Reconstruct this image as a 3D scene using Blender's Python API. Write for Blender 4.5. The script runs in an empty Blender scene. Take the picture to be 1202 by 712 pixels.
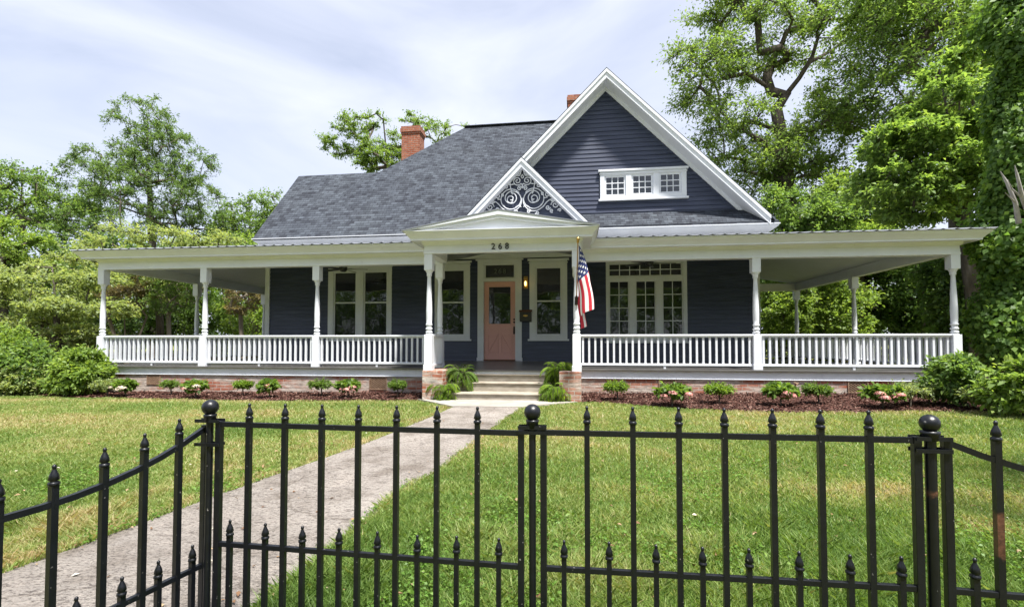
import bpy, math, random
import numpy as np
from mathutils import Vector, Matrix
R = math.radians
scene = bpy.context.scene
col = scene.collection
random.seed(7)

# ------------------------------------------------------------------ helpers
BASE = {}
def tag(o, label=None, cat=None, group=None, kind=None):
    if label: o['label'] = label
    if cat: o['category'] = cat
    if group: o['group'] = group
    if kind: o['kind'] = kind
    return o
def thing(name, loc, label, cat, group=None):
    o = bpy.data.objects.new(name, None); col.objects.link(o)
    o.location = loc; o.empty_display_size = .2
    BASE[o.name] = Vector(loc)
    return tag(o, label, cat, group)
def link(name, me, parent=None):
    o = bpy.data.objects.new(name, me); col.objects.link(o)
    if parent is not None: o.parent = parent; BASE[o.name] = BASE[parent.name]
    else: BASE[o.name] = Vector((0, 0, 0))
    return o
def basis(d):
    d = Vector(d).normalized()
    a = Vector((0, 0, 1)) if abs(d.z) < .9 else Vector((1, 0, 0))
    u = d.cross(a).normalized(); v = u.cross(d).normalized()
    return d, u, v
class MB:
    def __init__(s): s.v = []; s.f = []; s.m = []; s.sm = []
    def add(s, vs, fs, m=0, smooth=False):
        n = len(s.v); s.v += [tuple(p) for p in vs]
        for f in fs: s.f.append(tuple(i + n for i in f)); s.m.append(m); s.sm.append(smooth)
    def box(s, x0, x1, y0, y1, z0, z1, m=0):
        s.add([(x0,y0,z0),(x1,y0,z0),(x1,y1,z0),(x0,y1,z0),(x0,y0,z1),(x1,y0,z1),(x1,y1,z1),(x0,y1,z1)],
              [(0,3,2,1),(4,5,6,7),(0,1,5,4),(1,2,6,5),(2,3,7,6),(3,0,4,7)], m)
    def bar(s, a, b, w, h, m=0, up=(0,0,1)):     # box beam from a to b, w sideways, h upwards (centred)
        a, b = Vector(a), Vector(b); d = (b - a).normalized(); u = d.cross(Vector(up)).normalized(); v = u.cross(d)
        vs = []
        for p in (a, b):
            for su, sv in ((-1,-1),(1,-1),(1,1),(-1,1)): vs.append(p + u*su*w/2 + v*sv*h/2)
        s.add(vs, [(0,1,2,3),(7,6,5,4),(0,4,5,1),(1,5,6,2),(2,6,7,3),(3,7,4,0)], m)
    def prism(s, poly, n, m=0):                   # poly (3D loop) extruded by vector n
        n = Vector(n); k = len(poly); P = [Vector(p) for p in poly]
        s.add(P + [p + n for p in P], [tuple(range(k)), tuple(range(2*k-1, k-1, -1))] + [(i, i+k, (i+1) % k + k, (i+1) % k) for i in range(k)], m)
    def tube(s, pts, rad, n=8, m=0, cap=True, smooth=True):
        pts = [Vector(p) for p in pts]
        if not hasattr(rad, '__len__'): rad = [rad]*len(pts)
        vs = []; u = None
        for i, p in enumerate(pts):
            d = (pts[min(i+1, len(pts)-1)] - pts[max(i-1, 0)])
            d = d.normalized() if d.length > 1e-9 else Vector((0,0,1))
            if u is None: d, u, v = basis(d)
            else:
                u = (u - d*u.dot(d)).normalized(); v = u.cross(d).normalized()
            for k in range(n):
                a = 2*math.pi*k/n; vs.append(p + (u*math.cos(a) + v*math.sin(a))*rad[i])
        fs = []
        for i in range(len(pts)-1):
            for k in range(n):
                k2 = (k+1) % n; fs.append((i*n+k, i*n+k2, (i+1)*n+k2, (i+1)*n+k))
        s.add(vs, fs, m, smooth)
        if cap:
            s.add(vs[:n], [tuple(range(n))], m); s.add(vs[-n:], [tuple(range(n-1, -1, -1))], m)
    def lathe(s, prof, c=(0,0,0), n=14, m=0, smooth=True, axis=None):
        c = Vector(c); vs = []
        if axis is None: d, u, v = Vector((0,0,1)), Vector((1,0,0)), Vector((0,1,0))
        else: d, u, v = basis(axis)
        for z, r in prof:
            for k in range(n):
                a = 2*math.pi*(k+.5)/n; vs.append(c + d*z + (u*math.cos(a) + v*math.sin(a))*r)
        fs = []
        for i in range(len(prof)-1):
            for k in range(n):
                k2 = (k+1) % n; fs.append((i*n+k, i*n+k2, (i+1)*n+k2, (i+1)*n+k))
        fs.append(tuple(range(n-1, -1, -1))); fs.append(tuple(range((len(prof)-1)*n, len(prof)*n)))
        s.add(vs, fs, m, smooth)
    def build(s, name, mats, parent=None, uv=True, bevel=0):
        if not isinstance(mats, (list, tuple)): mats = [mats]
        me = bpy.data.meshes.new(name)
        b = BASE[parent.name] if parent is not None else Vector((0,0,0))
        me.from_pydata([(p[0]-b.x, p[1]-b.y, p[2]-b.z) for p in s.v], [], s.f)
        for m in mats: me.materials.append(m)
        me.polygons.foreach_set('material_index', s.m); me.polygons.foreach_set('use_smooth', s.sm)
        if uv:
            L = me.uv_layers.new(name='UVMap').data
            for p in me.polygons:
                nrm = p.normal
                if abs(nrm.z) > .999: t, bb = Vector((1,0,0)), Vector((0,1,0))
                else:
                    t = Vector((0,0,1)).cross(nrm).normalized(); bb = nrm.cross(t)
                for li in p.loop_indices:
                    q = me.vertices[me.loops[li].vertex_index].co + b
                    L[li].uv = (q.dot(t), q.dot(bb))
        me.update(); o = link(name, me, parent)
        if bevel:
            md = o.modifiers.new('bevel', 'BEVEL'); md.width = bevel; md.segments = 2; md.limit_method = 'ANGLE'; md.angle_limit = R(40)
        return o
def np_mesh(name, verts, nper, mats, parent=None, rnd=None, smooth=False):
    """verts (N*nper,3): N separate faces of nper corners"""
    N = len(verts)//nper; me = bpy.data.meshes.new(name)
    b = BASE[parent.name] if parent is not None else Vector((0,0,0))
    verts = np.asarray(verts, dtype=np.float32) - np.array([b.x, b.y, b.z], dtype=np.float32)
    me.vertices.add(len(verts)); me.vertices.foreach_set('co', verts.ravel())
    me.loops.add(N*nper); me.loops.foreach_set('vertex_index', np.arange(N*nper, dtype=np.int32))
    me.polygons.add(N); me.polygons.foreach_set('loop_start', np.arange(N, dtype=np.int32)*nper)
    me.polygons.foreach_set('loop_total', np.full(N, nper, dtype=np.int32))
    if not isinstance(mats, (list, tuple)): mats = [mats]
    for m in mats: me.materials.append(m)
    me.update(calc_edges=True)
    if rnd is not None:
        a = me.attributes.new('rnd', 'FLOAT', 'FACE'); a.data.foreach_set('value', np.asarray(rnd, dtype=np.float32))
    return link(name, me, parent)

# ------------------------------------------------------------------ materials
class NT:
    def __init__(s, name):
        s.m = bpy.data.materials.new(name); s.m.use_nodes = True; s.t = s.m.node_tree; s.t.nodes.clear()
        s.out = s.t.nodes.new('ShaderNodeOutputMaterial')
    def n(s, typ, **k):
        nd = s.t.nodes.new('ShaderNode' + typ)
        for a, v in k.items():
            if a in ('inp',):
                for kk, vv in v.items(): nd.inputs[kk].default_value = vv
            else: setattr(nd, a, v)
        return nd
    def l(s, a, b): s.t.links.new(a, b)
    def ramp(s, src, stops):
        r = s.n('ValToRGB'); e = r.color_ramp.elements
        while len(e) < len(stops): e.new(.5)
        for i, (p, c) in enumerate(stops): e[i].position = p; e[i].color = (*c, 1) if len(c) == 3 else c
        s.l(src, r.inputs[0]); return r.outputs[0]
    def noise(s, scale, detail=3, rough=.55, vec=None, dist=0):
        nd = s.n('TexNoise'); nd.inputs['Scale'].default_value = scale; nd.inputs['Detail'].default_value = detail
        nd.inputs['Roughness'].default_value = rough; nd.inputs['Distortion'].default_value = dist
        if vec is not None: s.l(vec, nd.inputs['Vector'])
        return nd.outputs['Fac']
    def mix(s, fac, a, b, blend='MIX'):
        nd = s.n('MixRGB', blend_type=blend)
        for i, v in enumerate((fac, a, b)):
            if hasattr(v, 'links'): s.l(v, nd.inputs[i])
            elif i == 0: nd.inputs[0].default_value = v
            else: nd.inputs[i].default_value = (*v, 1)
        return nd.outputs[0]
    def math(s, op, a, b=None, c=None):
        nd = s.n('Math', operation=op)
        for i, v in enumerate((a, b, c)):
            if v is None: continue
            if hasattr(v, 'links'): s.l(v, nd.inputs[i])
            else: nd.inputs[i].default_value = v
        return nd.outputs[0]
    def coord(s, which='Object'): return s.n('TexCoord').outputs[which]
    def mapping(s, vec, scale=(1,1,1), rot=(0,0,0)):
        nd = s.n('Mapping'); nd.inputs['Scale'].default_value = scale; nd.inputs['Rotation'].default_value = rot; s.l(vec, nd.inputs[0]); return nd.outputs[0]
    def bsdf(s, color, rough=.5, metallic=0, ior=1.5, bump=None, bstr=.3, bdist=.01, coat=0, spec=None):
        b = s.n('BsdfPrincipled')
        for k, v in (('Base Color', color), ('Roughness', rough), ('Metallic', metallic), ('IOR', ior), ('Coat Weight', coat)):
            if hasattr(v, 'links'): s.l(v, b.inputs[k])
            else: b.inputs[k].default_value = (*v, 1) if k == 'Base Color' else v
        if spec is not None: b.inputs['Specular IOR Level'].default_value = spec
        if bump is not None:
            bp = s.n('Bump'); bp.inputs['Strength'].default_value = bstr; bp.inputs['Distance'].default_value = bdist
            s.l(bump, bp.inputs['Height']); s.l(bp.outputs[0], b.inputs['Normal'])
        s.b = b; s.l(b.outputs[0], s.out.inputs[0]); return s.m
M = {}
def paint(name, c, rough=.45, var=.08, nscale=3, bstr=.12, streak=False):
    t = NT(name); v = t.coord()
    n = t.noise(nscale, 5, .6, t.mapping(v, (1, 1, .25)) if streak else v)
    cc = t.ramp(n, [(.3, tuple(x*(1-var) for x in c)), (.7, c)])
    if var >= .08: cc = t.mix(t.ramp(t.noise(9, 6, .7, t.mapping(v, (1, 1, .35))), [(.60, (0,0,0)), (.75, (.35,.35,.35))]), cc, tuple(x*.62 for x in c))
    return t.bsdf(cc, rough, bump=t.noise(60, 3, .6, v), bstr=bstr, bdist=.003)
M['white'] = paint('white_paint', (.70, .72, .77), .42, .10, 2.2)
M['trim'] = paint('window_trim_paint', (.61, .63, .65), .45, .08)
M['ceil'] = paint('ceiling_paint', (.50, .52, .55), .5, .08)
M['door'] = paint('pink_door_paint', (.66, .35, .30), .4, .06)
M['black'] = paint('dark_metal', (.015, .015, .016), .4, .2)
M['brass'] = NT('brass').bsdf((.55, .36, .12), .3, 1)
M['chrome'] = NT('dark_bronze').bsdf((.05, .04, .035), .35, .8)
def glass_mat(name, base, ior):
    t = NT(name); v = t.coord()
    n = t.noise(1.6, 2, .5, v); c = t.ramp(t.noise(2.2, 3, .6, v), [(.4, base), (.75, tuple(x*2.4 for x in base))])
    return t.bsdf(c, .025, ior=ior, bump=n, bstr=.25, bdist=.02)
M['glass'] = glass_mat('window_glass', (.010, .012, .013), 1.75)
def siding_mat():
    t = NT('navy_clapboard_paint'); v = t.coord()
    n = t.noise(2.5, 6, .62, t.mapping(v, (.5, 1, 6)))
    c = t.ramp(n, [(.25, (.018, .024, .048)), (.5, (.030, .039, .074)), (.8, (.060, .073, .12))])
    sp = t.ramp(t.noise(22, 2, .5, t.mapping(v, (.4, 1, 2))), [(.70, (0,0,0)), (.74, (.35,.35,.35))])
    c = t.mix(sp, c, (.10, .11, .15))
    return t.bsdf(c, .42, bump=t.noise(40, 4, .6, t.mapping(v, (.3, 1, 3))), bstr=.25, bdist=.006)
M['navy'] = siding_mat()
def shingle_mat():
    t = NT('asphalt_shingles'); uv = t.coord('UV')
    def brick(sc, off):
        b = t.n('TexBrick', offset=.5, squash=1); mp = t.n('Mapping'); mp.inputs['Location'].default_value = off; t.l(uv, mp.inputs[0]); t.l(mp.outputs[0], b.inputs['Vector'])
        b.inputs['Scale'].default_value = 1; b.inputs['Brick Width'].default_value = sc[0]; b.inputs['Row Height'].default_value = sc[1]
        b.inputs['Mortar Size'].default_value = .006; b.inputs['Mortar Smooth'].default_value = .2; b.inputs['Bias'].default_value = 0
        return b
    b = brick((.22, .115), (0,0,0)); b.inputs['Color1'].default_value = (.014, .016, .023, 1); b.inputs['Color2'].default_value = (.070, .082, .100, 1); b.inputs['Mortar'].default_value = (.010, .011, .014, 1)
    b2 = brick((.15, .115), (.37, 0, 0)); b2.inputs['Color1'].default_value = (.024, .026, .034, 1); b2.inputs['Color2'].default_value = (.088, .102, .120, 1); b2.inputs['Mortar'].default_value = (.035, .037, .045, 1)
    c = t.mix(.45, b.outputs[0], b2.outputs[0])
    g = t.ramp(t.noise(180, 2, .7, uv), [(.3, (.75,.75,.75)), (.7, (1.25,1.25,1.25))])
    c = t.mix(1, c, g, 'MULTIPLY')
    big = t.ramp(t.noise(.7, 4, .6, uv), [(.3, (.93,.93,.96)), (.7, (1.05,1.04,1.03))])
    c = t.mix(1, c, big, 'MULTIPLY')
    sx = t.n('SeparateXYZ'); t.l(uv, sx.inputs[0])
    fr = t.math('FRACT', t.math('DIVIDE', sx.outputs[1], .115))
    h = t.math('SUBTRACT', t.math('SUBTRACT', 1, fr), t.math('MULTIPLY', b.outputs['Fac'], .6))
    return t.bsdf(c, .9, bump=h, bstr=.9, bdist=.02, spec=.2)
M['shingle'] = shingle_mat()
def brick_mat(name, c1, c2, mortar, smear, smear_col):
    t = NT(name); uv = t.coord('UV'); ob = t.coord()
    wob = t.n('VectorMath', operation='ADD'); nz = t.n('TexNoise'); nz.inputs['Scale'].default_value = 7; t.l(uv, nz.inputs['Vector'])
    sc = t.n('VectorMath', operation='SCALE'); sc.inputs['Scale'].default_value = .02; t.l(nz.outputs['Color'], sc.inputs[0])
    t.l(uv, wob.inputs[0]); t.l(sc.outputs[0], wob.inputs[1])
    b = t.n('TexBrick', offset=.5); t.l(wob.outputs[0], b.inputs['Vector'])
    b.inputs['Scale'].default_value = 1; b.inputs['Brick Width'].default_value = .215; b.inputs['Row Height'].default_value = .075
    b.inputs['Mortar Size'].default_value = .009; b.inputs['Mortar Smooth'].default_value = .3; b.inputs['Bias'].default_value = 0
    b.inputs['Color1'].default_value = (*c1, 1); b.inputs['Color2'].default_value = (*c2, 1); b.inputs['Mortar'].default_value = (*mortar, 1)
    c = t.mix(t.ramp(t.noise(9, 4, .7, uv), [(.35, (0,0,0)), (.65, (.6,.6,.6))]), b.outputs[0], tuple(x*.45 for x in c1))
    lo, hi = smear
    m = t.ramp(t.noise(1.6, 6, .68, t.mapping(uv, (.5, 2.2, 1)), .4), [(lo, (0,0,0)), (hi, (1,1,1))])
    sc2 = t.ramp(t.noise(14, 4, .7, t.mapping(uv, (.4, 1.6, 1))), [(.3, tuple(x*.35 for x in smear_col)), (.62, smear_col)])
    c = t.mix(m, c, sc2)
    h = t.math('ADD', t.math('MULTIPLY', t.math('SUBTRACT', 1, b.outputs['Fac']), .7), t.math('MULTIPLY', t.noise(25, 4, .7, uv), .5))
    return t.bsdf(c, .92, bump=h, bstr=.8, bdist=.015, spec=.2)
M['brick'] = brick_mat('red_brick', (.30, .085, .045), (.42, .17, .10), (.34, .28, .24), (.60, .72), (.46, .36, .30))
M['found'] = brick_mat('smeared_foundation_brick', (.34, .11, .065), (.42, .20, .14), (.46, .40, .36), (.42, .54), (.54, .46, .405))
M['pier'] = brick_mat('pier_brick', (.36, .13, .08), (.48, .27, .20), (.52, .46, .41), (.48, .60), (.55, .49, .44))
def simple(name, stops, scale, rough=.8, bscale=30, bstr=.4, bdist=.01, coordn='Object', det=6, stretch=None):
    t = NT(name); v = t.coord(coordn)
    if stretch: v = t.mapping(v, stretch)
    return t.bsdf(t.ramp(t.noise(scale, det, .62, v), stops), rough, bump=t.noise(bscale, 5, .65, v), bstr=bstr, bdist=bdist, spec=.3)
M['deck'] = simple('deck_paint', [(.3, (.10,.095,.095)), (.7, (.15,.145,.14))], 4, .35, 30, .1)
M['concrete_step'] = simple('step_concrete', [(.3, (.25,.215,.17)), (.55, (.35,.31,.255)), (.8, (.43,.39,.335))], 5, .85, 50, .4, .008, stretch=(1,1,3))
M['vent'] = simple('rusty_vent', [(.3, (.17,.10,.065)), (.7, (.32,.22,.15))], 20, .7)
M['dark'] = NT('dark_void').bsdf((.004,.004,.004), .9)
M['galv'] = simple('galvanised_metal', [(.3, (.24,.25,.27)), (.7, (.33,.34,.37))], 3, .38, 20, .1)
M['galv'].node_tree.nodes['Principled BSDF'].inputs['Metallic'].default_value = .55
M['mat'] = simple('door_mat_fibre', [(.3, (.10,.045,.025)), (.7, (.17,.08,.05))], 60, .95)
def path_mat():
    t = NT('exposed_concrete'); v = t.coord()
    base = t.ramp(t.noise(1.1, 5, .6, v), [(.3, (.30,.265,.235)), (.6, (.41,.37,.335)), (.8, (.48,.445,.41))])
    grit = t.ramp(t.noise(55, 5, .75, t.mapping(v, (.8,1.4,1))), [(.36, (.30,.28,.27)), (.48, (.92,.92,.92)), (.7, (1.2,1.18,1.15))])
    c = t.mix(1, base, grit, 'MULTIPLY')
    pit = t.ramp(t.noise(16, 6, .75, t.mapping(v, (.7,1.5,1))), [(.36, (.35,.33,.32)), (.45, (1,1,1))])
    c = t.mix(.8, c, pit, 'MULTIPLY')
    vo = t.n('TexVoronoi', feature='DISTANCE_TO_EDGE'); vo.inputs['Scale'].default_value = .75
    wv = t.n('VectorMath', operation='ADD'); nn = t.n('TexNoise'); nn.inputs['Scale'].default_value = 3.5; nn.inputs['Detail'].default_value = 5; t.l(v, nn.inputs['Vector'])
    sv_ = t.n('VectorMath', operation='SCALE'); sv_.inputs['Scale'].default_value = .35; t.l(nn.outputs['Color'], sv_.inputs[0]); t.l(v, wv.inputs[0]); t.l(sv_.outputs[0], wv.inputs[1]); t.l(wv.outputs[0], vo.inputs['Vector'])
    crk = t.ramp(vo.outputs['Distance'], [(.0, (.35,.32,.29)), (.006, (.6,.58,.55)), (.012, (1,1,1))]); c = t.mix(.55, c, crk, 'MULTIPLY')
    st = t.ramp(t.noise(2.2, 5, .65, v), [(.35, (.72,.69,.66)), (.5, (1,1,1)), (.7, (1.08,1.06,1.04))]); c = t.mix(.8, c, st, 'MULTIPLY')
    h = t.math('ADD', t.noise(45, 6, .75, v), t.math('MULTIPLY', t.noise(14, 5, .7, v), 1.2))
    return t.bsdf(c, .9, bump=h, bstr=1, bdist=.035, spec=.25)
M['path'] = path_mat()
def lawn_mat():
    t = NT('lawn_soil'); v = t.coord()
    a = t.ramp(t.noise(.45, 5, .6, v), [(.32, (.14,.17,.045)), (.52, (.22,.23,.075)), (.72, (.32,.27,.13))])
    f = t.ramp(t.noise(70, 4, .75, v), [(.3, (.45,.45,.45)), (.7, (1.4,1.4,1.3))])
    return t.bsdf(t.mix(1, a, f, 'MULTIPLY'), .95, bump=t.noise(60, 4, .8, v), bstr=1, bdist=.04, spec=.1)
M['lawn'] = lawn_mat()
M['mulch'] = simple('mulch', [(.3, (.030,.013,.010)), (.55, (.085,.040,.030)), (.8, (.15,.085,.065))], 38, .95, 45, 1, .03)
M['litter'] = simple('leaf_litter', [(.3, (.02,.016,.010)), (.6, (.05,.04,.022)), (.8, (.05,.07,.02))], 5, .95, 30, 1, .05)
def attr_mat(name, stops, rough=.5, transl=.35, tcol=1.5, spec=.35):
    t = NT(name); at = t.n('Attribute', attribute_name='rnd'); c = t.ramp(at.outputs['Fac'], stops)
    b = t.n('BsdfPrincipled'); t.l(c, b.inputs['Base Color']); b.inputs['Roughness'].default_value = rough; b.inputs['Specular IOR Level'].default_value = spec
    tr = t.n('BsdfTranslucent'); tc = t.mix(1, c, (tcol*1.02, tcol, tcol*.5), 'MULTIPLY'); t.l(tc, tr.inputs[0])
    mx = t.n('MixShader'); mx.inputs[0].default_value = transl
    t.l(b.outputs[0], mx.inputs[1]); t.l(tr.outputs[0], mx.inputs[2]); t.l(mx.outputs[0], t.out.inputs[0]); return t.m
def leafmat(name, c, spread=.45, rough=.5, transl=.5):
    lo = tuple(x*(1-spread) for x in c); hi = (c[0]*(1+spread*1.5), c[1]*(1+spread*.9), c[2]*(1+spread*.5))
    return attr_mat(name, [(0, lo), (.55, c), (1, hi)], rough, transl)
M['leaf_mid'] = leafmat('leaf_mid_green', (.15, .25, .070))
M['leaf_dark'] = leafmat('leaf_dark_green', (.115, .20, .060))
M['leaf_yel'] = leafmat('leaf_yellow_green', (.21, .32, .075))
M['leaf_pale'] = leafmat('leaf_pale_dogwood', (.26, .33, .14), .4)
M['leaf_oak'] = leafmat('leaf_oak_green', (.17, .27, .075))
M['leaf_fern'] = leafmat('leaf_fern', (.17, .28, .040), .4)
M['leaf_hosta'] = leafmat('leaf_hydrangea', (.13, .22, .045), .4)
M['leaf_pine'] = leafmat('leaf_feathery', (.125, .21, .07), .4)
M['leaf_red'] = leafmat('leaf_reddish', (.20, .175, .09), .5)
M['leaf_ivy'] = leafmat('leaf_ivy', (.13, .24, .055))
M['leaf_maple'] = leafmat('leaf_maple', (.185, .30, .080), .5)
M['leaf_core'] = leafmat('leaf_fresh', (.175, .285, .080), .5)
M['petal'] = attr_mat('pink_petals', [(0, (.50,.16,.17)), (.5, (.66,.30,.28)), (1, (.75,.52,.46))], .6, .2, 1)
M['petal_w'] = attr_mat('cream_petals', [(0, (.55,.45,.36)), (1, (.7,.62,.52))], .6, .2, 1)
M['grass'] = attr_mat('grass_blades', [(0, (.12,.21,.045)), (.3, (.20,.30,.072)), (.6, (.32,.38,.125)), (.85, (.45,.43,.21)), (1, (.50,.41,.23))], .5, .4, 1.3)
M['clover'] = attr_mat('broad_weed_leaves', [(0, (.075,.16,.020)), (.6, (.125,.24,.035)), (1, (.20,.30,.06))], .5, .35, 1.3)
M['chip'] = attr_mat('mulch_chips', [(0, (.03,.012,.010)), (.6, (.10,.045,.035)), (.9, (.18,.10,.08)), (1, (.28,.19,.15))], .9, 0, 1, .1)
M['bark'] = simple('bark', [(.3, (.045,.036,.028)), (.6, (.12,.10,.082)), (.8, (.20,.175,.15))], 6, .95, 25, 1, .03, stretch=(1,1,.3))
M['bark_pale'] = simple('pale_bark', [(.3, (.13,.105,.08)), (.7, (.30,.25,.20))], 5, .9, 20, .7, .02, stretch=(1,1,.3))
M['deadwood'] = simple('dead_wood', [(.3, (.20,.18,.17)), (.7, (.42,.40,.38))], 8, .9, 30, .8, .01, stretch=(1,1,.3))
def iron_mat(name, band=None):
    t = NT(name); g = t.n('NewGeometry').outputs['Position']; v = g
    c = t.ramp(t.noise(30, 4, .6, v), [(.3, (.003,.0035,.0055)), (.7, (.006,.007,.011))])
    ch = t.ramp(t.noise(85, 2, .5, v), [(.735, (0,0,0)), (.75, (1,1,1))]); c = t.mix(ch, c, (.20,.19,.18)); rs = t.ramp(t.noise(14, 5, .7, v), [(.66, (0,0,0)), (.74, (.8,.8,.8))]); c = t.mix(t.math('MULTIPLY', rs, .25), c, (.05,.03,.02))
    if band:
        sx = t.n('SeparateXYZ'); t.l(g, sx.inputs[0])
        z = t.math('ADD', sx.outputs[2], t.math('MULTIPLY', t.math('SUBTRACT', t.noise(50, 3, .6, g), .5), .05))
        cl_ = lambda q: t.math('MINIMUM', t.math('MAXIMUM', q, 0), 1); m = t.math('MULTIPLY', cl_(t.math('MULTIPLY', t.math('SUBTRACT', z, band[0]), 60)), cl_(t.math('MULTIPLY', t.math('SUBTRACT', band[1], z), 60))); m = t.math('MULTIPLY', m, t.ramp(t.noise(90, 4, .7, g), [(.3, (.35,.35,.35)), (.55, (.9,.9,.9))]))
        c = t.mix(m, c, t.ramp(t.noise(60, 4, .7, g), [(.3, (.07,.03,.018)), (.7, (.17,.075,.045))]))
    return t.bsdf(c, .36, bump=t.noise(120, 4, .65, v), bstr=.35, bdist=.002)
M['iron'] = iron_mat('black_iron')
M['iron_rust_post'] = iron_mat('black_iron_rust_ring', (.725, .757))
M['iron_rust_bar'] = iron_mat('black_iron_rust_streak', (.56, .70))

# ------------------------------------------------------------------ camera, light, sky
cam = bpy.data.cameras.new('camera'); co = bpy.data.objects.new('camera', cam); col.objects.link(co)
co.location = (0, 0, 1.2); co.rotation_euler = (R(91.8), 0, R(7.5))
cam.sensor_width = 36; cam.lens = 560/1202*36; cam.shift_y = .02404; cam.clip_start = .05; cam.clip_end = 2000
scene.camera = co
SUN_EL, SUN_AZ = 66, 40           # azimuth measured from -Y (in front of the house) towards +X
sd = Vector((math.sin(R(SUN_AZ))*math.cos(R(SUN_EL)), -math.cos(R(SUN_AZ))*math.cos(R(SUN_EL)), math.sin(R(SUN_EL))))
sl = bpy.data.lights.new('sun', 'SUN'); sl.energy = 5.0; sl.angle = R(5.0); sl.color = (1, .965, .90)
so = bpy.data.objects.new('sun', sl); col.objects.link(so); so.location = (20, -20, 30)
so.rotation_euler = (-sd).to_track_quat('-Z', 'Y').to_euler()
w = bpy.data.worlds.new('World'); scene.world = w; w.use_nodes = True; wt = w.node_tree; wt.nodes.clear()
def wn(t, **k):
    n = wt.nodes.new('ShaderNode'+t)
    for a, v in k.items(): setattr(n, a, v)
    return n
sky = wn('TexSky', sky_type='NISHITA', sun_disc=False); sky.sun_elevation = R(SUN_EL)
sky.sun_rotation = math.atan2(sd.x, sd.y); sky.air_density = 1.0; sky.dust_density = 1.5; sky.ozone_density = 1.5
b1 = wn('Background'); b1.inputs[1].default_value = .085; wt.links.new(sky.outputs[0], b1.inputs[0])
b2 = wn('Background'); b2.inputs[0].default_value = (.80, .845, 1.0, 1); b2.inputs[1].default_value = .575
tc = wn('TexCoord'); mp = wn('Mapping'); mp.inputs['Scale'].default_value = (1.2, 1.2, 4.5); mp.inputs['Rotation'].default_value = (.2, .12, .3)
wt.links.new(tc.outputs['Generated'], mp.inputs[0])
nz = wn('TexNoise'); nz.inputs['Scale'].default_value = 1.5; nz.inputs['Detail'].default_value = 6; nz.inputs['Roughness'].default_value = .5; nz.inputs['Distortion'].default_value = .6
wt.links.new(mp.outputs[0], nz.inputs['Vector'])
rp = wn('ValToRGB'); rp.color_ramp.elements[0].position = .30; rp.color_ramp.elements[0].color = (.50,.50,.50,1); rp.color_ramp.elements[1].position = .66; rp.color_ramp.elements[1].color = (.97,.97,.97,1)
wt.links.new(nz.outputs[0], rp.inputs[0])
mx = wn('MixShader'); wo = wn('OutputWorld')
wt.links.new(rp.outputs[0], mx.inputs[0]); wt.links.new(b1.outputs[0], mx.inputs[1]); wt.links.new(b2.outputs[0], mx.inputs[2]); wt.links.new(mx.outputs[0], wo.inputs[0])
vs = scene.view_settings; vs.view_transform = 'Standard'; vs.look = 'None'; vs.exposure = 1.08; vs.gamma = 1

# ------------------------------------------------------------------ ground
def g(X, Y):
    X = min(max(X, -14), 10); Y = min(max(Y, 0), 11); return Y/10.5*(.095+.011*X)
def px(x, Y): return Y*math.tan(math.atan((x-601)/560)-R(7.5))     # where image column x meets distance Y
mb = MB()
xs = [-400, -120, -50, -25, -14] + [-14+i*1.2 for i in range(1, 20)] + [10, 14, 25, 60, 150, 400]
ys = [-300, -60, -20, -5, 0] + [i for i in range(1, 12)] + [14, 18, 24, 34, 60, 150, 500]
vv = [(x, y, g(x, y)) for y in ys for x in xs]; nx = len(xs)
mb.add(vv, [(j*nx+i, j*nx+i+1, (j+1)*nx+i+1, (j+1)*nx+i) for j in range(len(ys)-1) for i in range(nx-1)], 0, True)
tag(mb.build('ground', M['lawn']), kind='structure')
PATH_L = [(-3.05, 1.15), (-2.93, 2.12), (-2.86, 2.52), (-2.83, 2.8), (-2.74, 3.45), (-2.49, 4.85), (-2.42, 5.19), (-2.25, 6.95), (-2.165, 8.31)]
PATH_R = [(-1.40, 1.15), (-1.39, 2.02), (-1.37, 2.43), (-1.37, 2.68), (-1.36, 3.79), (-1.24, 4.4), (-1.14, 5.8), (-1.08, 6.75), (-.927, 8.29)]
APRON = [(-2.165, 8.31), (-.927, 8.29), (-.386, 8.78), (.11, 9.2), (.11, 9.3), (-3.0, 9.3), (-3.13, 9.28)]
mulchL = [(-12.3, 9.6), (-11.3, 9.4), (-10, 9.3), (-8.6, 9.18), (-6.5, 9.02), (-4.7, 9.08), (-3.13, 9.2)]
mulchR = [(.11, 9.15), (.5, 9.05), (1.0, 8.8), (1.8, 8.42), (2.8, 8.12), (3.8, 8.1), (4.5, 8.15), (5.3, 8.4), (6.3, 8.3), (8.2, 8.2)]
def interp(pl, t, k):      # k: coordinate used as key
    for a, b in zip(pl[:-1], pl[1:]):
        if a[k] <= t <= b[k]: return a[1-k] + (b[1-k]-a[1-k])*(t-a[k])/max(1e-6, b[k]-a[k])
    return pl[0][1-k] if t < pl[0][k] else pl[-1][1-k]
rj = random.Random(3)
mb = MB(); rows = [1.15 + i*(8.3-1.15)/60 for i in range(61)]
vv = []; NC = 8
for y in rows:
    l = interp(PATH_L, y, 1) + rj.uniform(-.02, .02); r = interp(PATH_R, y, 1) + rj.uniform(-.02, .02)
    for i in range(NC+1):
        x = l + (r-l)*i/NC; vv.append((x, y, g(x, y) + .02 + (-.012 if i in (0, NC) else 0)))
mb.add(vv, [(j*(NC+1)+i, j*(NC+1)+i+1, (j+1)*(NC+1)+i+1, (j+1)*(NC+1)+i) for j in range(60) for i in range(NC)], 0, True)
tag(mb.build('path', M['path']), kind='structure')
mb = MB(); mb.prism([(x, y, .085 if x < -2 else .10) for x, y in APRON], (0, 0, -.12))
M['apron'] = simple('apron_concrete', [(.3, (.27,.245,.215)), (.6, (.36,.335,.30)), (.8, (.42,.395,.36))], 3, .85, 40, .4, .008)
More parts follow.
